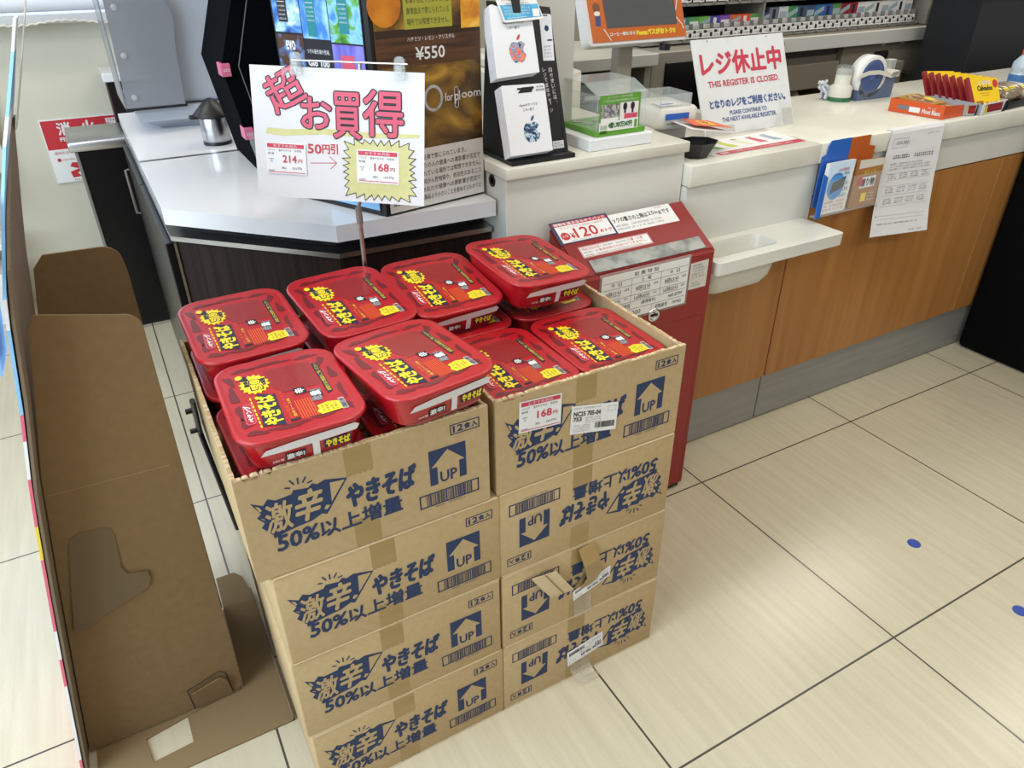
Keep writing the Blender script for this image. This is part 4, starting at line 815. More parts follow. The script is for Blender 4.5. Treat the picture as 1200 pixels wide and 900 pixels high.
# papers and small bowl
b = MB(); fr = F((-.02, .178, .905), (1, .1, -.18), (-.1, 1, .06)); b.prism(fr, [(0, 0), (.16, .0), (.14, .09), (.02, .09)], 0, .0006, WHITE); solo('loose_sheet', b, 'white loose sheet curling under the card reader', 'paper', (.05, .22, .89))
b = MB(); fr = F((.0, .195, .908), (1, .06, -.16), (-.06, 1, .1)); b.prism(fr, [(0, 0), (.13, 0), (.105, .055), (.015, .06)], .001, .0016, ORG); b.poly(fr, [(.04, .015), (.09, .012), (.085, .045), (.045, .045)], YEL, .002); b.text(fr, '秋', .05, .02, .078, .042, PRED, .0023, bold=.001)
solo('orange_flyer', b, 'small orange and yellow flyer beside the card reader', 'flyer', (.06, .23, .884))
b = MB(); hx = [(math.cos(k*math.pi/4+.39), math.sin(k*math.pi/4+.39)) for k in range(8)]
c = (.022, .203); rings = [[(c[0]+x*r*1.15, c[1]+y*r, .8342+z) for x, y in hx] for r, z in ((.026, 0), (.043, .032), (.046, .036), (.043, .0365), (.024, .004))]; b.loft(rings, BLACK); solo('coin_dish', b, 'small black octagonal dish at the end of the counter', 'dish', (.022, .203, .834))

# ------------------------------------------------------------------ things on the counter
b = MB(); fr = F((.058, .176, .8345), (1, .008, 0), (-.008, 1, 0)); b.prism(fr, [(0, 0), (.305, 0), (.322, .132), (0, .122)], 0, .0006, LABELW); b.poly(fr, [(.02, .0), (.305, 0), (.308, .026), (.02, .024)], M('mat_red', '#c23a48', .45), .0009)
b.text(fr, 'ご自由にお取りください 新商品のご案内', .07, .007, .27, .017, WHITE, .0012); b.rect(fr, .03, .006, .055, .018, M('mat_pale', '#e0b8b8', .5), .0011)
for i, m in enumerate((GREEN, M('lime_print', '#c8cc4a', .5), M('pale_print', '#dcd8b8', .5), PINK, M('grey_blue_print', '#8ea6b6', .5))): b.poly(fr, [(.05+i*.05, .05), (.075+i*.05, .045), (.06+i*.052, .1), (.042+i*.052, .1)], m, .001); b.rect(fr, .045+i*.052, .103, .065+i*.052, .108, GINK, .001)
solo('menu_mat', b, 'white menu sheet with red border lying in front of the register closed sign', 'menu', (.2, .24, .8345))
VC = Vector((0, .095, .22)).normalized(); FC = F((.173, .337, .8346), (1, .01, 0), VC)
GRM = M('scuffed_white_board', '#dfe0e1', .5, noise=((14, 14, 14), '#c4c3c0', .52, .8))
t = thing('closed_sign', 'worn white board sign', 'sign', (.335, .36, .8345)); t['label'] = 'worn white board sign saying the register is closed, leaning on the counter'
b = MB(); b.prism(FC, [(0, .004), (.004, 0), (.322, 0), (.326, .004), (.326, .242), (0, .241)], -.004, 0, GRM)
b.text(FC, 'レジ休止中', .02, .151, .306, .208, SIGNR, .0006, bold=.0023); b.text(FC, 'THIS REGISTER IS CLOSED.', .035, .121, .291, .136, SIGNR, .0006, bold=.0006)
SB = M('sign_blue', '#3a5690', .5); b.text(FC, 'となりのレジをご利用ください。', .03, .068, .304, .089, SB, .0006, bold=.001); b.text(FC, 'PLEASE CONTINUE TO', .096, .0475, .23, .058, SB, .0006, bold=.0003); b.text(FC, 'THE NEXT AVAILABLE REGISTER.', .066, .0315, .264, .0425, SB, .0006, bold=.0003)
for u in (.052, .262): b.ell(FC, u, .236, .0018, .0018, INK, .0006)
part('board', b, t, 'scuffed white board with red and blue writing')
for u0, u1, v1 in ((0.002, .104, .0225), (.285, .324, .045)):
    b = MB(); b.prism(FC, [(u0, .001), (u1, .001), (u1, v1), (u0, v1)], .0004, .0007, TAPEC); part('clear_tape', b, t, 'yellowed clear tape')
b = MB(); b.prism(F((.26, 0, 0), (0, 1, 0), (0, 0, 1)), [(.36, .836), (.45, .836), (.445, .84), (.38, .88)], 0, .05, CREAM); part('back_prop', b, t)

t = thing('tape_dispenser', 'blue grey tape dispenser with a big white roll', 'tape dispenser', (.99, .5, .834))
BG = M('blue_grey_plastic', '#5a6684', .45); XT = F((.93, .49, .8345), (1, -.05, 0), (0, 0, 1))
b = MB(); b.prism(XT, [(-.005, 0), (.15, 0), (.152, .062), (.12, .066), (.09, .03), (.02, .03), (-.004, .05)], -.055, .012, BG); part('base', b, t)
b = MB(); frt = F(XT.p(.045, .068, .012), XT.U, XT.V); ri = [(.061, -.045), (.061, 0), (.052, 0), (.052, -.045)]
k = 36; b.loft([[frt.p(r*math.cos(2*math.pi*i/k), r*math.sin(2*math.pi*i/k), n) for i in range(k)] for r, n in ((.05, -.04), (.062, -.04), (.062, .0), (.05, .0))], M('tape_roll_white', '#e4e3df', .35), False, False, True); part('tape_roll', b, t, 'white tape roll')
b = MB(); b.lathe(None, [(.0505, -.038), (.0505, -.001), (.04, .001), (.03, -.003), (.012, -.003), (.011, .004), (.004, .005)], M('hub_blue', '#44598c', .4), 36, frt); part('hub', b, t, 'blue hub')
b = MB(); b.prism(XT, [(-.02, .066), (.02, .075), (.07, .074), (.125, .06), (.155, .066), (.155, .078), (.12, .074), (.07, .086), (.02, .087), (-.02, .076)], .013, .018, CREAM); b.prism(XT, [(.12, .064), (.158, .062), (.158, .08), (.13, .078)], -.05, .018, CREAM); part('cutter_arm', b, t, 'cream cutter arm')
t = thing('stamp', 'white stamp with dark green foot beside the tape dispenser', 'stamp', (.88, .515, .834))
b = MB(); b.lathe((.888, .515, .8345), [(.034, 0), (.035, .01), (.034, .012)], M('dark_green', '#2a6a44', .4), 28); part('foot', b, t, 'green foot')
b = MB(); b.lathe((.888, .515, .8345), [(.034, .0125), (.033, .042), (.026, .047), (.0235, .05), (.023, .088), (.021, .092)], CREAM, 28); part('handle', b, t)
b = MB(); b.lathe((.888, .515, .8345), [(.0245, .078), (.0255, .08), (.0255, .1), (.021, .104)], clear('clear_cap', '#9aa3a2', .35), 24); part('cap', b, t, 'clear cap')
b = MB()
for i in range(5):
    rg = random.Random(i+3); p0 = Vector((.862, .545, .836)); b.tube([p0+Vector((rg.uniform(-.02, .02), rg.uniform(-.01, .03), z)) for z in (.002, .02, .035, .05)], .006, M('clear_wrap', '#c3c8cf', .15), 6)
solo('plastic_wrap', b, 'crumpled clear plastic wrap behind the stamp', 'plastic wrap', (.86, .55, .835))

# snacks
def tray(name, label, corners, h, wall, cat='snack box', group=None, front=None):
    m = wall[0]
    t = thing(name, label, cat, ((corners[0][0]+corners[2][0])/2, (corners[0][1]+corners[2][1])/2, .8345), group); b = MB(); n = len(corners)
    b.add([(x, y, .835) for x, y in corners], [tuple(range(n))], m)
    for i in range(n):
        (x, y), (u, v) = corners[i], corners[(i+1) % n]; fr = F((x, y, .835), (u-x, v-y, 0), (0, 0, 1)); L = math.hypot(u-x, v-y)
        b.prism(fr, [(0, 0), (L, 0), (L, h[i][1]), (0, h[i][0])], -.002, 0, wall[i])
        if front and i in front: front[i](b, fr, L)
    part('tray', b, t); return t
OB = M('orange_carton', '#d2551f', .4); GB = M('carton_inner_grey', '#a9a9ad', .6); MAROON = M('maroon_print', '#8e1f2c', .4)
def f_mont(b, fr, L):
    b.text(fr, 'Mont Blanc', L*.62, .008, L*.95, .02, WHITE, .0008, bold=.0004); b.rect(fr, L*.38, .007, L*.58, .021, LABELW, .0006); b.rect(fr, L*.16, .01, L*.37, .022, GINK, .0006); b.text(fr, 'もっと', L*.72, .022, L*.86, .028, WHITE, .0007)
t = tray('snack_tray', 'orange Mont Blanc snack tray at the counter edge', [(.877, .326), (.892, .163), (.99, .168), (.985, .34)], [(.036, .036), (.036, .03), (.02, .02), (.03, .036)], [OB, OB, GB, OB], front={0: f_mont})
CHOC = ramp_mat('chestnut_photo', [(.35, '#4a2414'), (.5, '#9a6a3a'), (.6, '#d8c090'), (.7, '#6a3018')], (60, 60, 60), .3)
for i in range(2):
    b = MB(); fr = F((.893-.002*i, .185+.028*i, .853+.008*i), (1, .03, 0), (0, 1, .1)); b.prism(fr, [(0, 0), (.085, 0), (.085, .1), (0, .1)], 0, .006, M('pack_gold', '#b98a3a', .35)); b.rect(fr, .006, .01, .08, .09, CHOC, .0065); b.rect(fr, .05, .03, .078, .055, YEL, .007)
    tag(b.build('snack_pack', (.94, .24+.035*i, .862)), ['brown and gold chestnut snack pack lying undermost in the orange tray', 'brown and gold chestnut snack pack lying on top in the orange tray'][i], 'snack pack', 'snack packs in the orange tray')
def f_pay(b, fr, L):
    b.rect(fr, L*.1, .006, L*.82, .028, MAROON, .0006); b.poly(fr, [(L*.08, .004), (L*.2, .004), (L*.17, .027), (L*.13, .027)], YEL, .0009); b.text(fr, 'パイシュクレ', L*.3, .011, L*.76, .021, ORG, .001); b.poly(fr, [(L*.84, 0), (L, 0), (L, .03), (L*.92, .03)], INK, .0008)
trays = [('grey inner snack tray between the orange tray and the yellow packs', [(.9925, .162), (1.03, .152), (1.038, .29), (1.0, .345), (.994, .30)]), ('snack tray with maroon front holding the yellow packs', [(1.04, .142), (1.165, .148), (1.19, .32), (1.06, .32)])]
for i, (lab, cs) in enumerate(trays):
    hh = [(.032, .032)]+[(.032, .028)]*(len(cs)-1)
    tray('snack_tray', lab, cs, hh, [LABELW if i else GB]+[GB]*(len(cs)-1), front={0: f_pay})
YP = M('yellow_pack', '#f0c818', .3)
for i in range(7):
    x, y = 1.045+.002*i, .175+.024*i
    t = thing('calvados_pack', 'yellow snack pack in the middle of the leaning row', 'snack pack', (x+.05, y, .838), 'yellow snack packs leaning in a row')
    t['label'] = f"{['', 'second', 'third', 'fourth', 'fifth', 'sixth', 'rearmost'][i]} yellow snack pack"+(' from the front' if i < 6 else '')+' of the leaning row'
    if i == 0: t['label'] = 'front yellow snack pack of the leaning row with Calvados lettering in full view'
    b = MB(); fr = F((x, y, .838), (1, -.2, 0), (.05, .55, 1)); b.prism(fr, [(0, 0), (.115, 0), (.115, .094), (.004, .1)], -.008, .0, YP)
    b.prism(fr, [(-.0005, .002), (0.0002, .002), (.0002, .098), (-.0005, .098)], -.008, .0, MAROON)
    b.poly(fr, [(.0, .1), (.012, .1), (.02, .0), (.0, .0)], MAROON, .0006); b.text(fr, 'Calvados', .035, .06, .09, .074, INK, .0008, bold=.0006); b.text(fr, 'とろける', .042, .076, .085, .088, WHITE, .0008, bold=.0005); b.line(fr, [(.045, .052), (.08, .052)], .001, PRED, .0008); b.line(fr, [(.05, .045), (.075, .045)], .001, PRED, .0008)
    b.ell(fr, .103, .078, .009, .012, PRED, .0008); b.rect(fr, .025, .01, .05, .03, CHOC, .0008); b.text(fr, 'りんご', .06, .015, .1, .028, PRED, .0008, bold=.0005)
    part('pack', b, t)
tray('snack_tray', 'dark snack tray of brown bread packs by the bottle', [(1.18, .152), (1.36, .168), (1.38, .34), (1.2, .34)], [(.02, .02)]*4, [BLACK]*4)
BRB = M('brown_wrapped_bread', '#9a8a70', .2, noise=((40, 40, 40), '#6e5a40', .35, .65), coat=.6)
for i in range(4):
    b = MB(); cx, cy = 1.235+.045*i, .24+.01*(i % 2); rings = []
    for k, (w, z) in enumerate(((.03, .006), (.048, .012), (.05, .026), (.04, .04), (.02, .046))): rings.append([(cx+x, cy+y, .838+z) for x, y in rrect(w, .13*w/.05, .008, 3)])
    b.loft(rings, BRB, True, True, True)
    fr = F((cx-.012, cy-.05, .838+.034), (1, 0, 0), (0, .6, .35)); b.rect(fr, 0, 0, .026, .02, YEL, .004); b.fine(fr, .003, .004, .022, .016, 2, INK, .0045, 1)
    tag(b.build('bread_pack', (cx, cy, .838)), ['leftmost brown wrapped bread pack in the dark tray, beside the yellow packs', 'second brown wrapped bread pack from the left in the dark tray', 'third brown wrapped bread pack from the left in the dark tray', 'rightmost brown wrapped bread pack in the dark tray'][i], 'snack pack', 'wrapped bread packs')
t = thing('drink_bottle', 'clear bottle with orange cap and blue label at the right edge of the counter', 'bottle', (1.56, .345, .834))
b = MB(); b.lathe((1.56, .345, .8345), [(.03, 0), (.034, .004), (.034, .05), (.031, .056), (.034, .064), (.032, .085), (.016, .105), (.013, .112)], M('bottle_clear', '#b6c4cf', .12, spec=.7), 24); part('bottle_body', b, t)
b = MB(); b.lathe((1.56, .345, .8345), [(.0345, .012), (.0348, .014), (.0348, .046), (.0345, .048)], M('bottle_label_blue', '#3f6ea8', .35), 24); part('bottle_label', b, t, 'blue label')
b = MB(); b.lathe((1.56, .345, .8345), [(.015, .106), (.0155, .108), (.0155, .122), (.013, .125)], ORG, 20); part('cap', b, t, 'orange cap')

# notice and brochures hanging on the counter front
b = MB(); prof = [(.16, .8352), (.1395, .8352), (.1365, .828), (.134, .78), (.129, .70), (.12, .62), (.107, .555)]; rows = []
for i, (y, z) in enumerate(prof):
    s = -.03*max(0, (i-1)/5)**1.2; rows.append([(.648+s, y, z), (.864+s*.55, y-.004*max(0, i-1), z-.003*max(0, i-2)), (.864+s*.55, y-.004*max(0, i-1)-.0006, z-.003*max(0, i-2)+.0004), (.648+s, y-.0006, z+.0004)])
b.loft(rows, WHITE)
def seg(i):   # frame of the i-th strip of the hanging sheet
    p, q, r = Vector(rows[i][0]), Vector(rows[i][1]), Vector(rows[i+1][0]); return F(r, Vector(rows[i+1][1])-r, p-r), (p-r).length
n = .001
fr, L = seg(2); b.fine(fr, .03, .015, .09, .03, 1, GINK, n, 1); b.frame(fr, .018, .01, .075, .034, .0007, GINK, n); b.fine(fr, .15, .036, .2, .042, 1, GINK, n, 1)
fr, L = seg(3); b.fine(fr, .03, .058, .2, .076, 1, INK, n, .95); b.fine(fr, .025, .03, .205, .052, 3, GINK, n, .7)
for i in (3, 4, 5):
    fr, L = seg(i)
    for v in ((.022, .004) if i == 3 else (.07, .045, .015) if i == 4 else (.056, .046)): b.line(fr, [(.02, v), (.205, v)], .0005, GINK, n)
    if i < 5:
        for u, k in ((.03, 1), (.075, 2), (.12, 2), (.165, 1)):
            for v0 in ((.006,) if i == 3 else (.05, .02)): b.fine(fr, u, v0, u+.036, v0+.018, 3, INK, n, .6, seed=k+i)
fr, L = seg(5); b.fine(fr, .02, .03, .19, .037, 1, INK, n, .95, seed=4); b.fine(fr, .15, .006, .205, .013, 1, GINK, n, 1); b.ell(fr, .012, .055, .002, .002, INK, n)
fr, L = seg(4); b.ell(fr, .006, .02, .002, .002, INK, n)
solo('hanging_notice', b, 'long white printed notice sheet hanging over the counter edge', 'notice', (.75, .13, .834))
t = thing('leaflet_rack', 'blue and orange leaflet rack with clear pockets stuck on the counter front', 'leaflet holder', (.49, .12, .7))
FL = F((.36, .112, .655), (1, 0, .0), (.17, .13, 1)); OC = M('rack_orange', '#b8581f', .45)
b = MB(); FK = F((.40, .1365, .66), (1, 0, 0), (.0, .01, 1)); b.prism(FK, [(-.015, .01), (.085, .01), (.085, .178), (.012, .178), (.004, .165), (.003, .145), (-.012, .14)], 0, .003, BLUE); part('blue_backing', b, t, 'blue backing board')
b = MB(); b.prism(FK, [(.086, .02), (.185, .02), (.185, .146), (.16, .15), (.16, .177), (.086, .177)], 0, .003, OC); part('orange_backing', b, t, 'orange backing board')
for u0, m, lab in ((.0, ACR, 0), (.115, ACR, 1)):
    b = MB(); fr = F(FL.p(u0, 0, 0), FL.U, FL.V); b.prism(fr, [(0, 0), (.11, 0), (.11, .09), (0, .09)], .016, .0175, ACR); b.prism(fr, [(0, 0), (.11, 0), (.11, .004), (0, .004)], -.004, .016, ACRE)
    if not lab: b.prism(fr, [(-.004, -.002), (.012, -.002), (.012, .1), (-.004, .11)], .014, .0185, BLUE)
    part('pocket', b, t, 'clear leaflet pocket')
for i in range(2):
    b = MB(); fr = F(FL.p(.012+i*.115, .005, .002), FL.U, FL.V)
    if i == 0:
        b.prism(fr, [(0, 0), (.095, 0), (.1, .128), (.004, .128)], 0, .012, LABELW); n = .0125; b.poly(fr, [(0, .055), (.07, .04), (.1, .128), (.004, .128)], M('leaflet_pale_blue', '#c7dbee', .4), n); b.ell(fr, .04, .068, .03, .034, M('leaflet_blue', '#4f8fd0', .4), n+.0002); b.poly(fr, [(.022, .05), (.07, .062), (.074, .09), (.026, .078)], INK, n+.0004); b.text(fr, '年会費無料', .04, .103, .08, .112, PRED, n+.0004); b.text(fr, 'カードのご案内', .025, .093, .082, .101, NAVY, n+.0004)
        b.fine(fr, .01, .006, .085, .034, 3, PRED, n+.0003, 1); b.fine(fr, .06, .035, .092, .08, 3, NAVY, n+.0003, 1); lab = 'white and pale blue card leaflets in the left rack pocket'
    else:
        b.prism(fr, [(0, 0), (.098, 0), (.1, .118), (.004, .122)], 0, .012, M('leaflet_brown', '#a5713c', .4)); n = .0125; b.poly(fr, [(.004, .1), (.1, .1), (.1, .118), (.004, .122)], M('leaflet_silver', '#cfcabd', .35), n); b.text(fr, 'おとくな', .03, .082, .075, .093, YEL, n+.0003); b.rect(fr, .02, .048, .08, .076, LABELW, n+.0002); b.text(fr, '贈り物', .024, .052, .076, .072, INK, n+.0004, bold=.0008); b.ell(fr, .018, .066, .011, .012, PRED, n+.0005); b.rect(fr, .035, .012, .055, .034, YEL, n+.0003); b.fine(fr, .06, .01, .09, .036, 3, WHITE, n+.0003); lab = 'brown food leaflets in the right rack pocket'
    solo('leaflet', b, lab, 'leaflet', tuple(fr.p(.05, 0, 0)), 'leaflets in the counter rack')

# ------------------------------------------------------------------ behind the counter
t = thing('customer_display', 'customer facing register screen in an orange printed frame', 'screen', (.17, .7, .834))
FD = F((.018, .65, 1.03), (1, 0, 0), (0, .35, 1)); ORF = M('orange_frame_card', '#c8621a', .4)
b = MB(); b.prism(FD, rrect(.335, .24, .018, 4, .159, .12), -.035, 0, M('monitor_white', '#dcdcdf', .35)); part('housing', b, t)
b = MB(); b.prism(FD, [(.008, .008), (.33, .008), (.318, .238), (.0, .238)], .0005, .0025, ORF); n = .003
b.text(FD, 'コーヒー飲むなら', .065, .022, .15, .031, WHITE, n, bold=.0005); b.text(FD, 'Pontaパスがおトク!!', .155, .02, .29, .034, YEL, n, bold=.0012); b.line(FD, [(.047, .04), (.066, .012)], .003, WHITE, n); b.line(FD, [(.3, .06), (.318, .04), (.322, .03)], .003, WHITE, n); b.line(FD, [(.3, .08), (.31, .11)], .003, WHITE, n)
b.ell(FD, .03, .095, .012, .012, M('coffee_brown', '#7a4a2a', .4), n); b.poly(FD, [(.022, .05), (.038, .048), (.04, .073), (.024, .075)], M('cup_blue', '#2e4a86', .4), n); b.ell(FD, .03, .08, .01, .006, LABELW, n+.0002); b.ell(FD, .03, .118, .006, .005, M('coffee_cream', '#e0c9a0', .4), n); part('frame_card', b, t, 'orange printed frame')
b = MB(); b.prism(FD, [(.058, .042), (.3, .042), (.291, .225), (.045, .225)], .0028, .0035, M('dim_screen', '#55575a', .18)); part('screen', b, t, 'dark grey screen')
b = MB(); b.box((.15, .70, .84), (.2, .74, 1.06), GREYF, .004); b.box((.08, .66, .8345), (.27, .8, .85), DARK, .004); part('stand', b, t)
b = MB(); b.tube([(.28, .66, 1.02), (.28, .66, 1.005)], .016, BLACK, 12); part('knob', b, t, 'black knob')
b = MB(); b.box((-.24, .645, .8), (-.01, .95, .975), CREAM, .008, 2); b.box((-.22, .7, .975), (-.06, .9, 1.0), CREAM, .006, 2); b.box((-.24, .645, .64), (-.01, .95, .80), GREYF); b.box((-.23, .66, .0), (-.02, .94, .64), GREYF)
solo('register_printer', b, 'cream register printer behind the donation box', 'printer', (-.12, .8, 0))
t = thing('back_counter', 'grey taupe back counter with open bays behind the register', 'counter', (.6, 1.3, 0))
b = MB(); b.box((-.4, 1.0, .905), (.545, 1.45, .945), M('back_top_grey', '#bdbbb3', .4), .003); part('top_board', b, t, 'pale grey top')
b = MB(); b.box((-.4, 1.06, .05), (.54, 1.4, .09), GREYF); b.box((-.4, 1.06, .6), (.54, 1.4, .63), GREYF)
for x in (-.4, .0, .52): b.box((x, 1.04, .05), (x+.025, 1.4, .905), GREYF)
b.box((-.4, 1.38, .05), (.545, 1.4, .905), DARK); part('bay_frame', b, t)
b = MB(); b.box((.2, 1.1, .79), (.5, 1.35, .8), M('paper_tray_white', '#c9c7bf', .5)); b.box((.3, 1.08, .80), (.48, 1.3, .815), LABELW); part('paper_tray', b, t)
t = thing('oven', 'black fronted oven in a grey frame behind the register closed sign', 'oven', (.85, 1.2, 0))
b = MB(); b.box((.555, 1.05, .02), (1.2, 1.45, .94), GREYF, .004); part('body', b, t); b = MB(); b.box((.615, 1.043, .5), (1.18, 1.05, .905), BLACKG, .003); part('oven_door', b, t, 'black glass door')
t = thing('cigarette_cabinet', 'taupe cigarette cabinet with white shelf edge behind the counter', 'cabinet', (1.7, 1.35, 0))
b = MB(); b.box((1.205, 1.08, .893), (2.2, 1.1, .945), M('shelf_edge_white', '#cfcdc8', .45), .002); b.box((1.2, 1.1, .9), (2.2, 1.4, .944), TAUPE); part('shelf_board', b, t, 'white edged shelf')
b = MB(); b.box((1.205, 1.14, .74), (1.62, 1.4, .86), TAUPE, .003); b.box((1.205, 1.12, .735), (1.62, 1.14, .835), TAUPE, .003); b.box((1.205, 1.145, .862), (2.18, 1.4, .9), M('taupe_dark', '#47413a', .5)); part('drawer', b, t)
b = MB(); b.box((1.625, 1.115, .765), (2.16, 1.4, .89), TAUPE, .003); fr = F((1.625, 1.115, .765)); b.poly(fr, [(u+.245, v+.075) for u, v in rrect(.1, .036, .014, 4)], DARK, .0006); b.rect(fr, .235, .115, .26, .12, LABELW, .0006); b.rect(fr, .36, .115, .385, .12, LABELW, .0006); part('drawer', b, t)
b = MB(); b.box((1.21, 1.3, .02), (2.18, 1.4, .74), DARK)
for x in (1.2, 1.62, 2.14): b.box((x, 1.15, .02), (x+.03, 1.4, .74), TAUPE)
part('open_base', b, t)
t2 = thing('cigarette_rack', 'tiered rack of cigarette pusher rails above the white shelf edge', 'rack', (1.4, 1.3, .95))
for i, x in enumerate((1.33, 1.41, 1.47)):
    b = MB(); b.lathe((x, 1.2, .60), [(.02, 0), (.022, .004), (.022, .1), (.012, .115), (.012, .13)], CREAM, 16); b.box((x-.01, 1.19, 0.0), (x+.01, 1.21, .60), GREYF); part('adjustable_foot', b, t)
RAILM = M('rail_grey', '#8d8b86', .4)
rows = ((.958, 0), (1.08, 1), (1.202, 2))
for z, r in rows:
    b = MB(); b.box((.6, 1.2, z-.004), (2.16, 1.4, z), DARK); b.box((.6, 1.165, z-.012), (2.16, 1.2, z-.003), RAILM)
    for i in range(24): b.tube([(.66+i*.064, 1.158, z-.005), (.66+i*.064, 1.17, z-.001)], .005, GREYF, 8)
    part('pusher_rail', b, t2)
b = MB(); b.box((.6, 1.38, .95), (2.16, 1.4, 1.6), DARK); b.box((2.145, 1.13, .95), (2.175, 1.4, 1.6), GREYF); b.box((1.18, 1.17, .95), (1.19, 1.4, 1.25), GREYF); part('back_panel', b, t2)
pal = ['#3c6ea8', '#2d4f92', '#37808a', '#4f9a4c', '#6fb04a', '#4a3f9e', '#7a4fb0', '#dd5f2a', '#e2482e', '#5f9a4f', '#2b3f86', '#6f7682', '#cfd0d0', '#2f8a48', '#35506a', '#34486a', '#2e6a9a', '#2e58a8', '#5a8a44', '#8a2430', '#9c2633', '#e3e1de', '#e8e6e4', '#dddad6', '#e6e4e0', '#e0dfe2', '#e8e8e8', '#e2e0dc', '#d8d8e0']
pal2 = ['#3a8a86', '#2b6f8a', '#b04a5a', '#7a3a6a', '#4f4a8a', '#3f6a9a', '#2f7a7a', '#8a5a9a', '#b8433a', '#2d5f9a', '#4a8a8a', '#a84a6a', '#356a8a', '#c8c6c2', '#7a8a9a', '#4a5a8a', '#3a7a5a', '#9a3a4a', '#5a6a9a', '#d0cec8', '#38608a', '#6a4a8a', '#a8483a', '#dcdad6']
PB = {}
def pack_mesh(col, tall, alt):
    key = (col, tall, alt)
    if key in PB: return PB[key]
    b = MB(); h = .088 if tall else .07; m = M('pack_'+col[1:], col, .35); b.box((-.0265, 0, .001), (.0265, .022, h), m, .001); fr = F((-.0265, 0, 0)); n = .0004
    if alt == 0: b.rect(fr, .006, h*.55, .047, h*.8, LABELW if not tall else M('pack_shine', '#9fb0b8', .3), n)
    elif alt == 1: b.poly(fr, [(.0, h*.5), (.053, h*.75), (.053, h*.95), (0, h*.7)], M('pack_shine', '#9fb0b8', .3), n)
    else: b.rect(fr, .018, h*.45, .034, h*.92, INK if tall else LABELW, n)
    b.rect(fr, .001, .03, .052, .045, LABELW, n+.0002); b.fine(fr, .004, .032, .05, .043, 2, INK, n+.0004, 1, seed=alt)
    PB[key] = (b, ); return PB[key]
names = {'#3c6ea8': 'mid blue', '#2d4f92': 'blue'}
def hue(c):
    r, g, bl = (int(c[i:i+2], 16) for i in (1, 3, 5))
    if min(r, g, bl) > 190: return 'white'
    if max(r, g, bl)-min(r, g, bl) < 30: return 'grey'
    if r > g and r > bl: return 'orange' if g > 70 and bl < 70 else 'red'
    if g >= r and g >= bl: return 'green'
    return 'purple' if r > g+5 else 'blue'
protos = {}
cnt = 0
for r, (z, p_, x0) in enumerate(((.9585, pal, .70), (1.0805, pal2, .66))):
    for i, c in enumerate(p_):
        x = x0+.0515*i*1.0+(.02 if r == 0 and i > 10 else 0); x = x0+i*(.0512 if r == 0 else .06)
        if x > 2.1: break
        alt = i % 3; tall = r == 0 and i > 10; k = (c, alt, tall)
        nh = [hue(q) for q in p_[i:] if x0+(len(p_)-1)*0 < 9].count(hue(c)); OR = 'rightmost second third fourth fifth sixth seventh eighth ninth tenth'.split()
        lab = f'{hue(c)} cigarette pack on the {"lower" if r == 0 else "upper"} shelf of the cabinet'
        if r == 0: lab = f'{OR[nh-1]} {hue(c)} cigarette pack'+(' counted from the right' if nh > 1 else '')+' on the lower shelf of the cabinet'
        t = thing('cigarette_pack', lab, 'cigarette pack', (x, 1.19, z), f'{hue(c)} cigarette packs on the {"lower" if r == 0 else "upper"} shelf')
        b = pack_mesh(c, tall, alt)[0]; o = b.build('pack', (0, 0, 0), t)
        b = MB(); fr = F((-.0255, -.027, .0005), (1, 0, 0), (0, .12, 1)); b.prism(fr, [(0, 0), (.051, 0), (.051, .03), (0, .03)], 0, .001, LABELW); b.fine(fr, .003, .002, .048, .029, 2, INK, .0013, 1, seed=i); b.rect(fr, .034, .004, .047, .018, INK, .0014); b.rect(fr, .004, .017, .018, .027, INK, .0014); b.prism(fr, [(.0515, 0), (.0525, 0), (.0525, .05), (.0515, .05)], -.02, .001, RAILM)
        b.build('price_holder', (0, 0, 0), t)['label'] = 'white price holder'
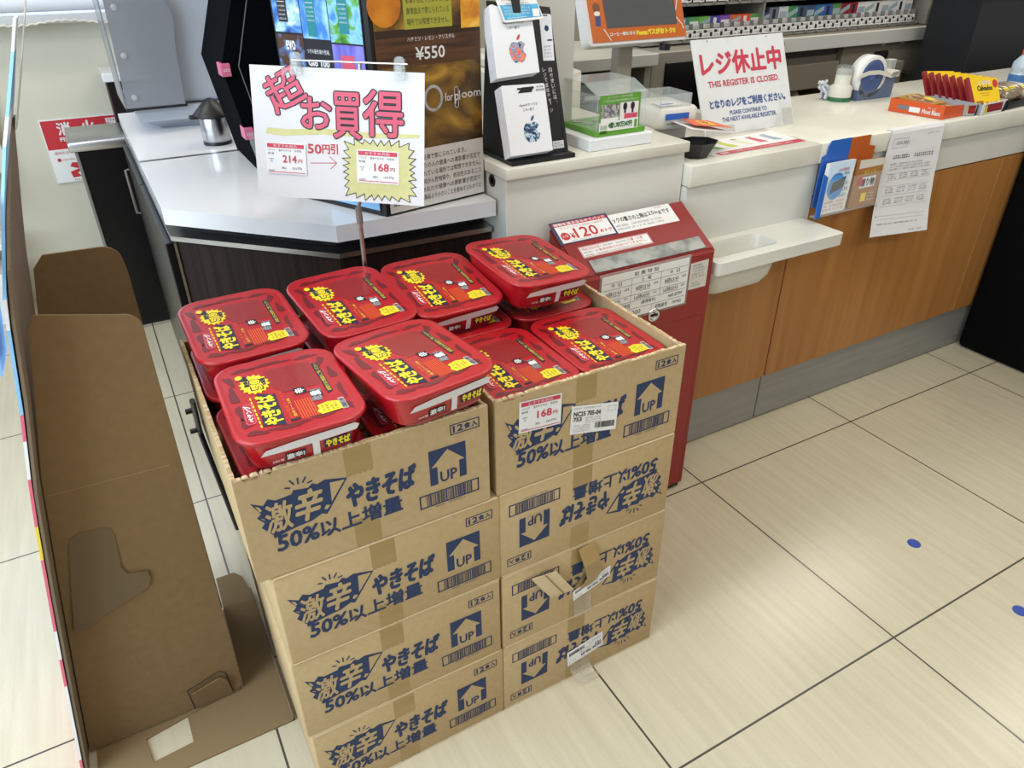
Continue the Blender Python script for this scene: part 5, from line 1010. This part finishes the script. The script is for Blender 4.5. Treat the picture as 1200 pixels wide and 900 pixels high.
b = MB(); b.box((1.99, .80, 0), (2.9, 1.02, 1.075), M('black_cabinet', '#15161b', .6), .004); b.box((1.97, .78, 1.076), (2.92, 1.04, 1.1), WFR, .004)
solo('black_appliance', b, 'large black cabinet with white top at the right behind the counter', 'cabinet', (2.4, .9, 0))
t = thing('storage_box', 'dark grey box with papers behind the yellow snack packs', 'box', (1.6, .75, .6))
b = MB(); b.box((1.46, .7, 0), (1.9, .93, .79), M('dark_grey_box', '#2c2c2f', .6), .004); part('box_body', b, t); t.location = (1.6, .75, 0)
for c in t.children: c.location = (0, 0, .0)
b = MB(); b.box((1.70, 1.0, .0), (1.77, 1.05, .80), M('grey_papers', '#9a978e', .7), .002); solo('paper_stack', b, 'grey stack of papers on edge behind the tape dispenser', 'papers', (1.73, 1.02, 0))
b = MB(); b.box((1.86, 1.05, .0), (1.9, 1.08, .83), LABELW, .002); b.box((1.91, 1.05, 0), (1.95, 1.08, .82), GREYF, .002); solo('binder', b, 'white and grey binders standing by the black cabinet', 'binder', (1.9, 1.06, 0))
# black unit at the right edge, in front of the counter
b = MB(); b.box((1.345, -1.2, .0), (1.9, .148, .78), M('matt_black_unit', '#060607', .8, spec=.1), .02, 3); solo('black_rack', b, 'matt black display unit at the right edge in front of the counter', 'display unit', (1.6, -.5, 0))
# blue floor dots
for p, lab in (((.291, -.439), 'blue round floor sticker in the middle of a tile'), ((.305, -.69), 'blue round floor sticker at the right edge of the picture')):
    b = MB(); b.lathe((*p, .0003), [(.0155, 0), (.0155, .0006)], M('sticker_blue', '#25449a', .45), 32); solo('floor_sticker', b, lab, 'sticker', (*p, 0), 'blue floor stickers')
# black hinge rail on the floor behind the left cartons
b = MB(); b.tube([(-1.175, .42, .32), (-1.178, .25, .50)], .006, BLACK, 8); b.tube([(-1.175, .42, .32), (-1.15, .44, .001)], .006, BLACK, 8)
for y, z in ((.4, .34), (.3, .45)): b.tube([(-1.176, y, z), (-1.195, y, z)], .006, BLACK, 8)
solo('black_rail', b, 'thin black rail with two knobs between the left cartons and the wood panel', 'rail', (-1.165, .35, 0))
